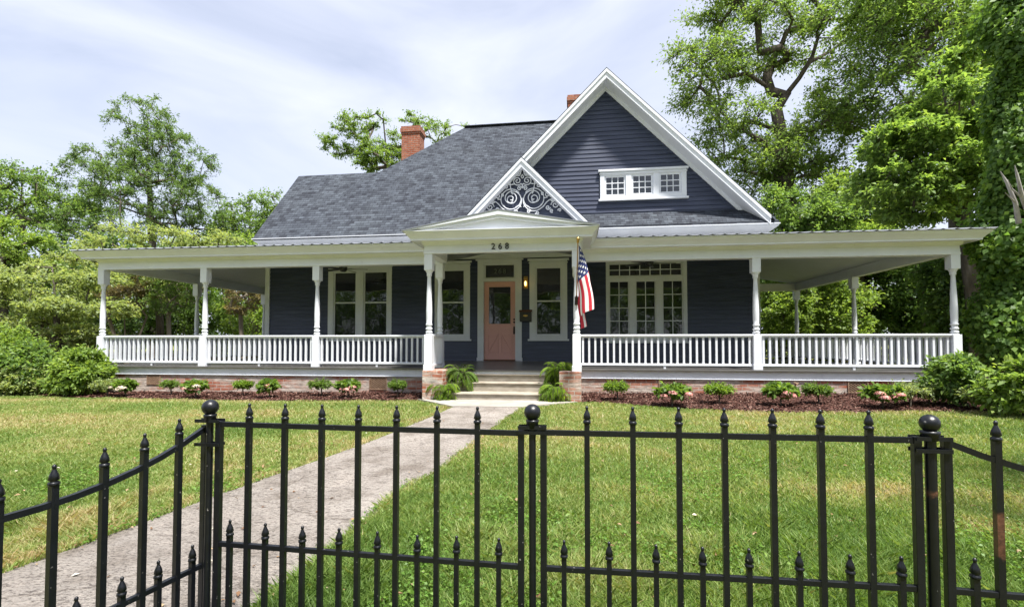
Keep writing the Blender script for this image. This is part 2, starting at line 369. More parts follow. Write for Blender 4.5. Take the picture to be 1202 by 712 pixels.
tag(mb.build('front_landing', M['apron']), kind='structure')
mb = MB(); rm = random.Random(9)
for pl in (mulchL, mulchR):
    n = 90; x0, x1 = pl[0][0], pl[-1][0]; vv = []
    for i in range(n+1):
        x = x0 + (x1-x0)*i/n; yf = interp(pl, x, 0) + rm.uniform(-.03, .03)
        for j in range(7):
            y = yf + (10.9-yf)*j/6; z = g(x, y) + (.010 if j == 0 else .022 + rm.uniform(-.008, .012)); vv.append((x, y, z))
    mb.add(vv, [(i*7+j, (i+1)*7+j, (i+1)*7+j+1, i*7+j+1) for i in range(n) for j in range(6)], 0, True)
tag(mb.build('mulch_bed', M['mulch']), kind='structure')
mb = MB(); mb.box(-60, -12.6, 11.5, 70, -.2, .06); mb.box(8.2, 60, 9.2, 70, -.2, .16)
mb.box(-12.6, 8.2, 21.5, 70, -.2, .12)
tag(mb.build('woodland_floor', M['litter']), kind='structure')

rng = np.random.default_rng(11)
def blades(P, h, wd, lean, rnd, name, mat):
    N = len(P); a = rng.uniform(0, 2*np.pi, N); side = np.stack([np.cos(a), np.sin(a), np.zeros(N)], 1)*wd[:, None]/2
    b = rng.uniform(0, 2*np.pi, N); tip = np.stack([np.cos(b)*lean*h, np.sin(b)*lean*h, h], 1)
    mid = tip*np.array([.35, .35, .6])
    v = np.stack([P-side, P+side, P+mid+side*.7, P+tip, P+mid-side*.7], 1).reshape(-1, 3)
    return tag(np_mesh(name, v, 5, mat, rnd=rnd), kind='stuff')
def gv(P): 
    X = np.clip(P[:,0], -14, 10); Y = np.clip(P[:,1], 0, 11); return Y/10.5*(.095+.011*X)
def pnoise(x, y, s, seed):
    r = np.random.default_rng(seed); v = np.zeros(len(x))
    for k in range(9):
        a = r.uniform(0, 6.28); f = s*r.uniform(.5, 2.2); v += np.sin((x*np.cos(a)+y*np.sin(a))*f + r.uniform(0, 6.28))
    return v/3.2
def lawn_mask(x, y, grow=0.0):
    pl = np.interp(y, [p[1] for p in PATH_L], [p[0] for p in PATH_L]); pr = np.interp(y, [p[1] for p in PATH_R], [p[0] for p in PATH_R])
    onpath = (x > pl-grow+.02) & (x < pr+grow-.02) & (y < 8.32)
    fl = np.interp(x, [p[0] for p in mulchL] + [-3.12, -2.165, -.927, -.386, .1] + [p[0] for p in mulchR],
                   [p[1] for p in mulchL] + [9.2, 8.31, 8.29, 8.75, 9.15] + [p[1] for p in mulchR])
    return ~onpath & (y < fl - .02)
NB = 620000
t = rng.uniform(0, 1, NB); yy = 1.2*np.power(9.7/1.2, t)                # density falls with distance
xx = yy*rng.uniform(-1.47, .93, NB)
k = lawn_mask(xx, yy); xx, yy = xx[k], yy[k]
pn = pnoise(xx, yy, 1.3, 5); pf = pnoise(xx, yy, 9, 6)
# thin and dry along the bed edge and in worn patches
dry = np.clip(.37 + .20*pn + .12*pf + .05*(yy > 5), 0, 1)
dry = dry + .30*np.exp(-((yy-8.85)/.25)**2)*(xx < -3.0) + .5*np.exp(-((xx-2.2)/.5)**2-((yy-4.1)/.28)**2) + .45*np.exp(-((xx-2.6)/.9)**2-((yy-3.35)/.15)**2) + .4*np.exp(-((xx+3.25)/.22)**2)*(yy < 4.2) - .22*(yy < 3.6)*(xx > -1.4)
ple = np.interp(yy, [p[1] for p in PATH_L], [p[0] for p in PATH_L]); pre = np.interp(yy, [p[1] for p in PATH_R], [p[0] for p in PATH_R])
edge = np.exp(-((ple-xx)/(.05+.06*(1+pf)))**2)*(xx < ple) + .6*np.exp(-((xx-pre)/.05)**2)*(xx > pre)
dry = dry + .5*edge
keep = rng.uniform(0, 1, len(xx)) > np.clip((dry-.5)*1.1, 0, .75); xx, yy, dry, pf = xx[keep], yy[keep], dry[keep], pf[keep]
P = np.stack([xx, yy, np.zeros(len(xx))], 1); P[:,2] = gv(P) + .0
h = (.030 + .022*rng.uniform(0, 1, len(xx)))*(1+.35*pf)*(1+.5*(yy < 3)*rng.uniform(0, 1, len(xx))); h = np.clip(h, .015, .1)*np.where(yy > 3.5, .8, 1)
wd = .0035 + .0011*yy*rng.uniform(.5, 1.2, len(xx))
rnd = np.clip(dry*1.15 - .02 + rng.normal(0, .2, len(xx)), 0, 1)
blades(P, h, wd, rng.uniform(.3, 1.3, len(xx)), rnd, 'grass', M['grass'])

def leaves(P, D, L, W, up=.6, fold=.25, nrm=None):
    """leaf quads: base P, direction D (unit), length L, width W"""
    N = len(P)
    if nrm is None: nrm = rng.normal(0, 1, (N, 3)); nrm[:,2] = np.abs(nrm[:,2]) + up
    S = np.cross(D, nrm); S /= np.linalg.norm(S, axis=1)[:, None] + 1e-9
    Nn = np.cross(S, D)
    L = np.broadcast_to(L, (N,))[:, None]; W = np.broadcast_to(W, (N,))[:, None]
    a = P; b = P + D*L*.5 + S*W*.5 + Nn*W*fold; c = P + D*L - Nn*L*.12; d = P + D*L*.5 - S*W*.5 + Nn*W*fold
    return np.stack([a, b, c, d], 1).reshape(-1, 3)
def unit(v): return v/(np.linalg.norm(v, axis=-1, keepdims=True)+1e-9)
# broad weeds and clover near the fence
NW = 42000; yy = 1.5*np.power(5.2/1.5, rng.uniform(0, 1, NW)); xx = yy*rng.uniform(-1.3, .9, NW)
msk = lawn_mask(xx, yy, -.03) & ((pnoise(xx, yy, 2.6, 15) + .9*np.exp(-((xx+.6)/.9)**2)*(yy < 4) > .45)); xx, yy = xx[msk], yy[msk]
P = np.stack([xx, yy, np.zeros(len(xx))], 1); P[:,2] = gv(P) + rng.uniform(.015, .05, len(xx))
D = unit(np.stack([rng.normal(0,1,len(xx)), rng.normal(0,1,len(xx)), rng.uniform(-.2,.7,len(xx))], 1))
s = rng.uniform(.012, .032, len(xx))
tag(np_mesh('broadleaf_weeds', leaves(P, D, s, s*.62, 1.2), 4, M['clover'], rnd=rng.uniform(0, 1, len(xx))), kind='stuff')
NL = 420; yy = 1.6*np.power(8.6/1.6, rng.uniform(0, 1, NL)); xx = yy*rng.uniform(-1.35, .9, NL)
P = np.stack([xx, yy, np.zeros(NL)], 1); P[:,2] = gv(P) + np.where(lawn_mask(xx, yy), rng.uniform(.025, .05, NL), .026)
D = unit(np.stack([rng.normal(0,1,NL), rng.normal(0,1,NL), rng.uniform(-.15,.3,NL)], 1)); s = rng.uniform(.018, .045, NL)
tag(np_mesh('fallen_leaves', leaves(P, D, s, s*.5, 2.0, .2), 4, attr_mat('dry_leaf', [(0, (.12,.06,.03)), (.5, (.25,.15,.08)), (.85, (.38,.28,.17)), (1, (.62,.60,.54))], .8, .1, 1), rnd=rng.uniform(0, 1, NL)), kind='stuff')
# mulch chips
vsx = []
for pl, n in ((mulchL, 26000), (mulchR, 26000)):
    x = rng.uniform(pl[0][0], pl[-1][0], n); yf = np.interp(x, [p[0] for p in pl], [p[1] for p in pl]); y = yf - .04 + (10.56-yf)*rng.uniform(0, 1, n)
    fj = np.clip((y-yf)/(10.9-yf)*6, 0, 6); z = gv(np.stack([x, y], 1)) + np.where(fj < 1, .010+.012*fj, .022) + rng.uniform(-.004, .024, n)
    vsx.append(np.stack([x, y, z], 1))
P = np.concatenate(vsx); D = unit(np.stack([rng.normal(0,1,len(P)), rng.normal(0,1,len(P)), rng.normal(0,.35,len(P))], 1))
tag(np_mesh('mulch_chips', leaves(P, D, rng.uniform(.025,.075,len(P)), rng.uniform(.010,.026,len(P)), .8, .05), 4, M['chip'], rnd=rng.uniform(0,1,len(P))), kind='stuff')

# ------------------------------------------------------------------ the house
house = thing('house', (-2.2, 15, .1), 'navy clapboard house with white wraparound porch, grey shingle roof and pink front door', 'house')
WY = 13.1
def rect_minus(r, holes):
    rs = [r]
    for h in holes:
        out = []
        for (a, b, c, d) in rs:
            if h[0] >= b or h[1] <= a or h[2] >= d or h[3] <= c: out.append((a, b, c, d)); continue
            x0, x1 = max(a, h[0]), min(b, h[1])
            if a < x0: out.append((a, x0, c, d))
            if x1 < b: out.append((x1, b, c, d))
            if c < h[2]: out.append((x0, x1, c, h[2]))
            if h[3] < d: out.append((x0, x1, h[3], d))
        rs = out
    return [r for r in rs if r[1]-r[0] > 1e-4 and r[3]-r[2] > 1e-4]
def clap(mb, xf, z0, z1, lim, holes, seed, expo=.114):
    """xf(u, out, z) -> 3D ; lim(z) -> (u0, u1)"""
    rr = random.Random(seed); z = z0
    while z < z1 - .01:
        zt = min(z+expo, z1); a0, a1 = lim(z); b0, b1 = lim(zt)
        if a1 - a0 < .03: break
        zc = (z+zt)/2; segs = [(a0, a1)]
        for h in holes:
            if h[2] < zc < h[3]:
                ns = []
                for s in segs:
                    if h[0] >= s[1] or h[1] <= s[0]: ns.append(s); continue
                    if s[0] < h[0]: ns.append((s[0], h[0]))
                    if h[1] < s[1]: ns.append((h[1], s[1]))
                segs = ns
        ns = []
        for (s0, s1) in segs:
            cur = s0; nxt = s0 + rr.uniform(.8, 3.6)
            while nxt < s1 - .4: ns.append((cur, nxt - .0015)); cur = nxt + .0015; nxt += rr.uniform(2.4, 4.2)
            ns.append((cur, s1))
        for (s0, s1) in ns:
            n = max(1, int((s1-s0)/.7)); vs_ = []; jz = rr.uniform(-.003, .003); jo = 0; jb = rr.uniform(0, .004)
            for i in range(n+1):
                u = s0 + (s1-s0)*i/n; ut = u
                if abs(s0-a0) < 1e-6 and i == 0: ut = b0
                if abs(s1-a1) < 1e-6 and i == n: ut = b1
                jz = jz*.8 + rr.uniform(-.0035, .0035); jo = rr.uniform(0, .004)
                vs_ += [xf(u, 0, z+jz), xf(u, .020+jo+jb, z+jz), xf(ut, .003+jb, zt+.004)]
            fs = []
            for i in range(n): fs += [(3*i+1, 3*i+4, 3*i+5, 3*i+2), (3*i, 3*i+3, 3*i+4, 3*i+1)]
            mb.add(vs_, fs)
        z = zt
def window(name, outer, cells, Y, mats=('trim', 'glass'), cap=.04, sill=.05, meeting=None, depth=.03, label=None, sashw=.04):
    """outer casing rect, cells: (x0,x1,z0,z1,ncol,nrow) glass areas"""
    mb = MB(); x0, x1, z0, z1 = outer
    op = [(c[0]-sashw, c[1]+sashw, c[2]-sashw, c[3]+sashw) for c in cells]
    for r in rect_minus(outer, op): mb.box(r[0], r[1], Y-depth, Y+.06, r[2], r[3])
    mb.box(x0-.05, x1+.05, Y-depth-.045, Y+.02, z1-.002, z1+cap)          # head cap
    mb.box(x0-.02, x1+.02, Y-depth-.022, Y+.02, z1-.07, z1-.045)
    mb.box(x0-.045, x1+.045, Y-depth-.04, Y+.02, z0-sill, z0+.002)         # sill
    w_ = mb.build(name, M[mats[0]], house, bevel=.004)
    for o_ in (w_,):
        if label: o_['label'] = label
    for c, h in zip(cells, op):
        s = MB()
        for r in rect_minus(h, [c[:4]]): s.box(r[0], r[1], Y+.005, Y+.045, r[2], r[3])
        if meeting:
            zm = c[2] + (c[3]-c[2])*meeting; s.box(c[0], c[1], Y+.004, Y+.046, zm-.02, zm+.02)
        nc, nr = c[4], c[5]
        for i in range(1, nc): xm = c[0] + (c[1]-c[0])*i/nc; s.box(xm-.011, xm+.011, Y+.012, Y+.044, c[2], c[3])
        for j in range(1, nr): zm = c[2] + (c[3]-c[2])*j/nr; s.box(c[0], c[1], Y+.010, Y+.042, zm-.011, zm+.011)
        so_ = s.build('sash', M[mats[0]], w_)
        p = MB(); p.box(c[0]-.01, c[1]+.01, Y+.030, Y+.036, c[2]-.01, c[3]+.01); p.build('pane', M[mats[1]], w_)
    return w_
WIN = dict(w1=(-7.14, -5.20, 1.30, 3.47), w2=(-3.93, -2.91, 1.31, 3.46), w3=(-1.235, -.20, 1.31, 3.47), w4=(.84, 2.95, 1.25, 3.46))
holes = [(a+.03, b-.03, c+.03, d-.03) for a, b, c, d in WIN.values()] + [(-2.66, -1.48, .6, 3.7)]
mb = MB(); clap(mb, lambda u, o, z: (u, WY-o, z), .70, 3.56, lambda z: (-9.0, 4.64), holes, 1); 
wall = mb.build('wall', M['navy'], house)
mb = MB()
for r in rect_minus((-9.0, 4.64, .5, 3.9), holes): mb.box(r[0], r[1], WY+.002, WY+.10, r[2], r[3])
mb.build('sheathing', M['navy'], wall)
mb = MB(); clap(mb, lambda u, o, z: (-9.0-.02-o, u, z), .70, 3.9, lambda z: (13.16, 20.9), [], 2)
clap(mb, lambda u, o, z: (-9.0-.02-o, u, z), 3.9, 6.7, lambda z: (12.75+(z-4)/1.16, 17.15-(z-4)/1.16), [], 3)
mb.box(-9.02, -8.9, 13.2, 20.9, .5, 3.9); mb.prism([(-9.02, 12.8, 3.9), (-9.02, 17.1, 3.9), (-9.02, 14.95, 6.6)], (.1, 0, 0)); mb.build('wall', M['navy'], house)
mb = MB(); clap(mb, lambda u, o, z: (4.66+o, u, z), .70, 3.9, lambda z: (13.16, 20.9), [], 4); mb.box(4.54, 4.66, 13.2, 20.9, .5, 3.9); mb.build('wall', M['navy'], house)
mb = MB(); mb.box(-9.0, 4.6, 20.8, 20.9, .5, 3.9); mb.build('wall', M['navy'], house)
for x in (-9.12, 4.62):
    mb = MB(); mb.box(x, x+.14, WY-.045, WY+.10, .66, 3.9); mb.build('corner_board', M['trim'], house)
mb = MB()
for a, b in ((-8.98, -2.68), (-1.46, 4.62)): mb.box(a, b, WY-.035, WY+.05, 3.56, 3.9)
mb.build('frieze_board', M['trim'], house)
# windows of the front wall
k = .0239
window('window', WIN['w1'], [(-6.94, -6.31, 1.43, 3.24, 1, 1), (-6.02, -5.37, 1.43, 3.24, 1, 1)], WY, meeting=.52)
window('window', WIN['w2'], [(-3.74, -3.10, 1.45, 3.24, 1, 1)], WY, meeting=.5, cap=.05)
window('window', WIN['w3'], [(-1.03, -.39, 1.45, 3.26, 1, 1)], WY, meeting=.5, cap=.05)
X4 = lambda p: .84 + (p-711)*.02221
window('window', WIN['w4'], [(X4(715.5), X4(799.5), 3.02, 3.32, 7, 2), (X4(716), X4(737.3), 1.44, 2.85, 2, 4), (X4(747.3), X4(768.7), 1.44, 2.85, 2, 4), (X4(778.8), X4(800.3), 1.44, 2.85, 2, 4)], WY, sashw=.035)
# door with casing and transom
mb = MB(); Y = WY
for r in rect_minus((-2.69, -1.45, .705, 3.74), [(-2.515, -1.63, .72, 2.915), (-2.515, -1.63, 3.0, 3.41)]): mb.box(r[0], r[1], Y-.05, Y+.10, r[2], r[3])
mb.box(-2.71, -2.60, Y-.062, Y+.0, .705, .80); mb.box(-1.54, -1.43, Y-.062, Y+.0, .705, .80)
mb.box(-2.74, -1.40, Y-.085, Y-.045, 3.50, 3.54)
surround = mb.build('door_surround', M['trim'], house, bevel=.004)
mb = MB()
for r in rect_minus((-2.515, -1.63, 3.0, 3.41), [(-2.47, -1.675, 3.035, 3.375)]): mb.box(r[0], r[1], Y+.01, Y+.05, r[2], r[3])
mb.build('transom_frame', M['trim'], surround)
mb = MB(); mb.box(-2.48, -1.665, Y+.03, Y+.036, 3.03, 3.38); mb.build('transom_pane', M['glass'], surround)
mb = MB(); dg = (-2.385, -1.76, 1.73, 2.77); pn = [(-2.42, -2.11, .92, 1.44), (-2.035, -1.725, .92, 1.44)]
for r in rect_minus((-2.512, -1.633, .745, 2.912), [dg] + pn): mb.box(r[0], r[1], Y+.02, Y+.06, r[2], r[3])
for p in pn:
    mb.box(p[0], p[1], Y+.034, Y+.058, p[2], p[3])
    for q in rect_minus(p, [(p[0]+.022, p[1]-.022, p[2]+.022, p[3]-.022)]): mb.box(q[0], q[1], Y+.012, Y+.04, q[2], q[3])
for a, b in ((( -2.40, Y+.02, .95), (-2.13, Y+.02, 1.41)), ((-1.745, Y+.02, .95), (-2.015, Y+.02, 1.41))): mb.bar(a, b, .022, .022, up=(0,1,0))
for q in rect_minus((dg[0]-.02, dg[1]+.02, dg[2]-.02, dg[3]+.02), [(dg[0]+.008, dg[1]-.008, dg[2]+.008, dg[3]-.008)]): mb.box(q[0], q[1], Y+.010, Y+.03, q[2], q[3])
door = mb.build('front_door', M['door'], house, bevel=.003)
mb = MB(); mb.box(dg[0], dg[1], Y+.036, Y+.042, dg[2], dg[3]); mb.build('pane', M['glass'], door)
mb = MB(); mb.box(-1.69, -1.645, Y+.005, Y+.02, 1.45, 1.66); mb.tube([(-1.667, Y+.005, 1.64), (-1.667, Y-.04, 1.63), (-1.667, Y-.045, 1.55), (-1.667, Y-.03, 1.48), (-1.667, Y+.005, 1.47)], .009)
mb.build('handle', M['chrome'], door)
for z in (1.78, 1.86):
    mb = MB(); mb.lathe([(0, .026), (.012, .026), (.02, .014), (.035, .012)], (-1.667, Y+.02, z), 12, axis=(0,-1,0)); mb.build('deadbolt', M['chrome'], door)
mb = MB(); mb.box(-2.515, -1.63, Y-.07, Y+.06, .712, .742); mb.build('threshold', M['mat'], surround)

def text(name, s, size, loc, mat, parent, ext=.004, off=0.0, sp=1.6):
    cu = bpy.data.curves.new(name, 'FONT'); cu.body = s; cu.size = size; cu.extrude = ext; cu.align_x = 'CENTER'; cu.align_y = 'CENTER'; cu.space_character = sp; cu.offset = off
    t_ = bpy.data.objects.new('tmp', cu); col.objects.link(t_); bpy.context.view_layer.update()
    me = bpy.data.meshes.new_from_object(t_.evaluated_get(bpy.context.evaluated_depsgraph_get())); bpy.data.objects.remove(t_)
    me.transform(Matrix.Translation(Vector(loc) - BASE[parent.name]) @ Matrix.Rotation(R(90), 4, 'X')); me.materials.clear(); me.materials.append(mat)
    me.name = name; return link(name, me, parent)
text('transom_number', '268', .20, (-2.07, Y+.026, 3.20), paint('etched_number', (.10, .12, .10), .6), surround, .001, 0, 1.25)

# porch floor, skirt boards, foundation, piers
OX0, OX1, OY, BL, BR = -11.80, 7.53, 10.42, 16.85, 17.35
mb = MB(); zf, zw = .65, .71; e = .06
ring = [(OX0-e, BL, zf), (OX0-e, OY-e, zf), (-3.0, OY-e, zf), (-3.0, 9.93, .632), (.12, 9.93, .632), (.12, OY-e, zf), (OX1+e, OY-e, zf), (OX1+e, BR, zf)]
inn = [(-9.05, BL, zw), (-9.05, WY+.05, zw), (4.7, WY+.05, zw), (4.7, BR, zw)]
def slab(mb, poly, th, m=0):      # thick sheet hanging th below poly
    mb.prism(poly, (0, 0, -th), m)
slab(mb, [ring[0], ring[1], inn[1], inn[0]], .03)
slab(mb, [ring[1], (-3.0, OY-e, zf), (-3.0, WY+.05, zw), inn[1]], .03)
slab(mb, [(-3.0, 9.93, .632), (.12, 9.93, .632), (.12, OY-e, zf), (.12, WY+.05, zw), (-3.0, WY+.05, zw), (-3.0, OY-e, zf)][0:2] + [(.12, WY+.05, zw), (-3.0, WY+.05, zw)], .03)
slab(mb, [(.12, OY-e, zf), ring[6], inn[2], (.12, WY+.05, zw)], .03)
slab(mb, [ring[6], ring[7], inn[3], inn[2]], .03)
mb.build('porch_floor', M['deck'], house)
mb = MB()
mb.box(OX0-.02, -3.003, OY-.0, OY+.03, .455, .615); mb.box(.123, OX1+.02, OY-.0, OY+.03, .455, .615)
mb.box(OX0-.02, OX0+.03, OY+.03, BL, .455, .615); mb.box(OX1-.03, OX1+.02, OY+.03, BR, .455, .615)
mb.box(OX0-.045, -3.003, OY-.018, OY+.03, .440, .4545); mb.box(.123, OX1+.045, OY-.018, OY+.03, .440, .4545)
mb.box(-2.58, -.12, 9.955, 10.0, .55, .600)
mb.build('skirt_board', M['white'], house, bevel=.004)
VENTS = [(-10.37, -10.0, .20, .445), (-4.66, -4.25, .14, .43), (1.75, 2.11, .18, .435), (5.44, 5.82, .20, .435)]
mb = MB()
for seg in ((OX0+.03, -3.0), (.1, OX1-.03)):
    for r in rect_minus((seg[0], seg[1], -.4, .46), [v_ for v_ in VENTS if seg[0] < v_[0] < seg[1]]): mb.box(r[0], r[1], 10.435, 10.70, r[2], r[3])
mb.box(OX0+.03, OX0+.25, 10.70, BL, -.4, .46); mb.box(OX1-.25, OX1-.03, 10.70, BR, -.4, .46); mb.box(-3, .1, 10.8, 11, -.3, .55)
fnd = mb.build('foundation', M['found'], house)
for a, b, c, d in VENTS:
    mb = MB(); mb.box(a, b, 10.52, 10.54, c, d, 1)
    for q in rect_minus((a, b, c, d), [(a+.02, b-.02, c+.02, d-.02)]): mb.box(q[0], q[1], 10.415, 10.47, q[2], q[3])
    n = 6
    for i in range(-n, n):
        for s in (1, -1):
            x0 = a + (b-a)*i/n*1.0; z0_ = c
            p0, p1 = Vector((x0, 0, c)), Vector((x0 + (d-c)*1.45, 0, d))
            lo, hi = 0, 1
            L = p1.x - p0.x
            lo = max(0, (a-p0.x)/L); hi = min(1, (b-p0.x)/L)
            if hi - lo < .05: continue
            q0, q1 = p0.lerp(p1, lo), p0.lerp(p1, hi)
            if s < 0: q0.x, q1.x = a+b-q0.x, a+b-q1.x
            mb.bar((q0.x, 10.43+.004*s, q0.z), (q1.x, 10.43+.004*s, q1.z), .013, .008, up=(0,1,0))
    mb.build('foundation_vent', [M['vent'], M['dark']], fnd)
for a, b in ((-3.0, -2.58), (-.30, .12)):
    mb = MB(); mb.box(a, b, 9.15, 10.42, -.2, .66); mb.build('brick_pier', M['pier'], house, bevel=.012)
steps = []
for z0_, z1_, y0 in ((.40, .552, 9.93), (.22, .40, 9.63), (.0, .22, 9.24)):
    mb = MB(); mb.box(-2.575, -.305, y0, 10.3 if y0 > 9.9 else y0+.5, z0_-.02, z1_ - .035); mb.box(-2.577, -.303, y0-.025, 10.3 if y0 > 9.9 else y0+.45, z1_-.035, z1_)
    mb.build('step', M['concrete_step'], house, bevel=.012)

# turned columns (shared mesh), railings
COLS = [(-11.72, 10.5), (-8.90, 10.5), (-6.0, 10.5), (-3.03, 10.5), (.04, 10.5), (3.74, 10.5), (7.45, 10.5),
        (-11.72, 13.49), (-11.72, 16.74), (7.45, 13.9), (7.45, 17.25)]
prof = [(1.39,.06),(1.40,.045),(1.405,.07),(1.428,.072),(1.445,.052),(1.462,.052),(1.475,.068),(1.50,.068),(1.515,.052),(1.545,.05),(1.56,.066),(1.582,.066),(1.60,.054),(1.68,.060),(1.86,.062),(2.2,.052),(2.46,.040),(2.54,.037),(2.56,.050),(2.575,.055),(2.60,.050),(2.625,.06),(2.66,.080),(2.67,.08)]
def column_mesh(z0_, off):
    mb = MB(); mb.box(-.08, .08, -.08, .08, z0_, 1.37); mb.box(-.085, .085, -.085, .085, 2.665, 3.06)
    mb.box(-.092, .092, -.092, .092, z0_, z0_+.12)
    mb.lathe([(1.368, .08), (1.375, .072)] + prof, (0,0,0), 18)
    bb = mb.build('porch_column', M['white'], None, bevel=.006); me = bb.data; bpy.data.objects.remove(bb); return me
cme = column_mesh(.645, 0)
hb = BASE[house.name]
def place(me, name, x, y, z=0, parent=house):
    o = link(name, me, parent); b = BASE[parent.name]; o.location = (x-b.x, y-b.y, z-b.z); return o
for x, y in COLS + [(-2.915, 9.32), (.035, 9.32)]:
    o = place(cme, 'porch_column', x, y)
    md = o.modifiers.new('bevel', 'BEVEL'); md.width = .006; md.segments = 2; md.limit_method = 'ANGLE'; md.angle_limit = R(40)
bme = None
mb = MB(); mb.box(-.0205, .0205, -.0205, .0205, .765, 1.318); bb = mb.build('baluster', M['white']); bme = bb.data; bpy.data.objects.remove(bb)
rest = MB(); nb = 0
SP = [((.04,10.5),(3.74,10.5),1), ((3.74,10.5),(7.45,10.5),1), ((-6.0,10.5),(-3.03,10.5),1), ((-8.9,10.5),(-6.0,10.5),1), ((-11.72,10.5),(-8.9,10.5),0),
      ((-2.915,9.32),(-2.98,10.5),0), ((-11.72,10.5),(-11.72,13.49),0), ((-11.72,13.49),(-11.72,16.74),0), ((-11.72,16.74),(-9.0,16.74),0),
      ((7.45,10.5),(7.45,13.9),0), ((7.45,13.9),(7.45,17.25),0), ((7.45,17.25),(4.7,17.25),0)]
for a, b, indiv in SP:
    a, b = Vector((*a, 0)), Vector((*b, 0)); d = (b-a).normalized(); L = (b-a).length; a2, b2 = a + d*.07, b - d*.07
    mb = MB(); up = Vector((0,0,1))
    mb.bar(a2+up*1.365, b2+up*1.365, .105, .04); mb.bar(a2+up*1.332, b2+up*1.332, .06, .03)
    rail = mb.build('railing', M['white'], house, bevel=.006)
    mb = MB(); mb.bar(a2+up*.742, b2+up*.742, .075, .05)
    nsup = 1 if L > 2 else 0
    for i in range(nsup): 
        p = a.lerp(b, (i+1)/(nsup+1)); mb.box(p.x-.025, p.x+.025, p.y-.025, p.y+.025, .655, .72)
    mb.build('bottom_rail', M['white'], rail, bevel=.006)
    n = round((L-.16)/.129)
    for i in range(n):
        p = a2 + (b2-a2)*((i+.5)/n)
        if indiv and nb < 100:
            place(bme, 'baluster', p.x, p.y, 0, rail); nb += 1
        else: rest.box(p.x-.0205, p.x+.0205, p.y-.0205, p.y+.0205, .765, 1.318)
tag(rest.build('baluster_row', M['white'], house), kind='stuff')

# beams, cornice, ceiling and metal porch roof (the old roof line drops a little to the right)
sg = lambda x: -.0042*(x+2)
def sloped_box(mb, x0, x1, y0, y1, z0, z1, m=0):
    mb.add([(x0,y0,z0+sg(x0)),(x1,y0,z0+sg(x1)),(x1,y1,z0+sg(x1)),(x0,y1,z0+sg(x0)),(x0,y0,z1+sg(x0)),(x1,y0,z1+sg(x1)),(x1,y1,z1+sg(x1)),(x0,y1,z1+sg(x0))],
           [(0,3,2,1),(4,5,6,7),(0,1,5,4),(1,2,6,5),(2,3,7,6),(3,0,4,7)], m)
mb = MB()
for a, b in ((OX0, -2.95), (-.04, OX1)): sloped_box(mb, a, b, OY, OY+.16, 3.0, 3.25)
for a, b in ((OX0-.012, -3.0), (.125, OX1+.012)): sloped_box(mb, a, b, OY-.012, OY+.172, 2.985, 3.03)
sloped_box(mb, OX0, OX0+.16, OY+.16, BL-.05, 3.0, 3.25); sloped_box(mb, OX1-.16, OX1, OY+.16, BR-.05, 3.0, 3.25)
sloped_box(mb, OX0+.16, -9.1, BL-.21, BL-.05, 3.0, 3.25); sloped_box(mb, 4.75, OX1-.16, BR-.21, BR-.05, 3.0, 3.25)
EX0, EX1, EY = -3.0, .12, 9.235
for q in ((EX0, EX1, EY, EY+.16), (EX0, EX0+.16, EY+.16, OY-.013), (EX1-.16, EX1, EY+.16, OY-.013)): mb.box(q[0], q[1], q[2], q[3], 3.005, 3.25)
mb.box(EX0-.012, EX1+.012, EY-.012, EY+.0, 2.992, 3.035)
mb.build('porch_beam', M['white'], house, bevel=.005)
def crown(mb, path, prof_, closed=False):
    """sweep prof_ [(out, z)] along path of (x, y, nx, ny) mitred points"""
    k = len(prof_); vs_ = []
    for (x, y, nx_, ny_) in path:
        for o, z in prof_: vs_.append((x+nx_*o, y+ny_*o, z + sg(x)))
    fs = [(i*k+j, (i+1)*k+j, (i+1)*k+(j+1) % k, i*k+(j+1) % k) for i in range(len(path)-1) for j in range(k)]
    fs += [tuple(range(k)), tuple(range((len(path)-1)*k+k-1, (len(path)-1)*k-1, -1))]
    mb.add(vs_, fs)
cprof = [(0, 3.165), (.012, 3.165), (.035, 3.20), (.05, 3.235), (.20, 3.240), (.215, 3.225), (.235, 3.225), (.235, 3.255), (.27, 3.30), (.33, 3.36), (.34, 3.385), (.36, 3.385), (.36, 3.40), (0, 3.42)]
for pth in ([(OX0, BL, -1, 0), (OX0, OY, -1, -1), (EX0, OY, 0, -1)], [(EX1, OY, 0, -1), (OX1, OY, 1, -1), (OX1, BR, 1, 0)]):
    mb = MB(); crown(mb, pth, cprof); mb.build('cornice', M['white'], house)
mb = MB(); eprof = [(o*.92, z-.012) for o, z in cprof]
crown(mb, [(EX0, OY+.3, -1, 0), (EX0, EY, -1, -1), (EX1, EY, 1, -1), (EX1, OY+.3, 1, 0)], eprof); mb.build('cornice', M['white'], house)
mb = MB(); zc, zcw = 3.235, 3.70
def cl(x, y, z): return (x, y, z + sg(x))
mb.prism([cl(OX0+.1, OY+.1, zc), cl(OX1-.1, OY+.1, zc), cl(4.7, WY+.02, zcw), cl(-9.05, WY+.02, zcw)], (0,0,.03))
mb.prism([cl(OX0+.1, OY+.1, zc), cl(-9.05, WY+.02, zcw), cl(-9.05, BL-.1, zcw), cl(OX0+.1, BL-.1, zc)], (0,0,.03))
mb.prism([cl(OX1-.1, OY+.1, zc), cl(OX1-.1, BR-.1, zc), cl(4.7, BR-.1, zcw), cl(4.7, WY+.02, zcw)], (0,0,.03))
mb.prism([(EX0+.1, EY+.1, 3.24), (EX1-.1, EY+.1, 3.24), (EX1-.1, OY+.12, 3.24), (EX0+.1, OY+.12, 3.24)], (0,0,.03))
mb.build('porch_ceiling', M['ceil'], house)
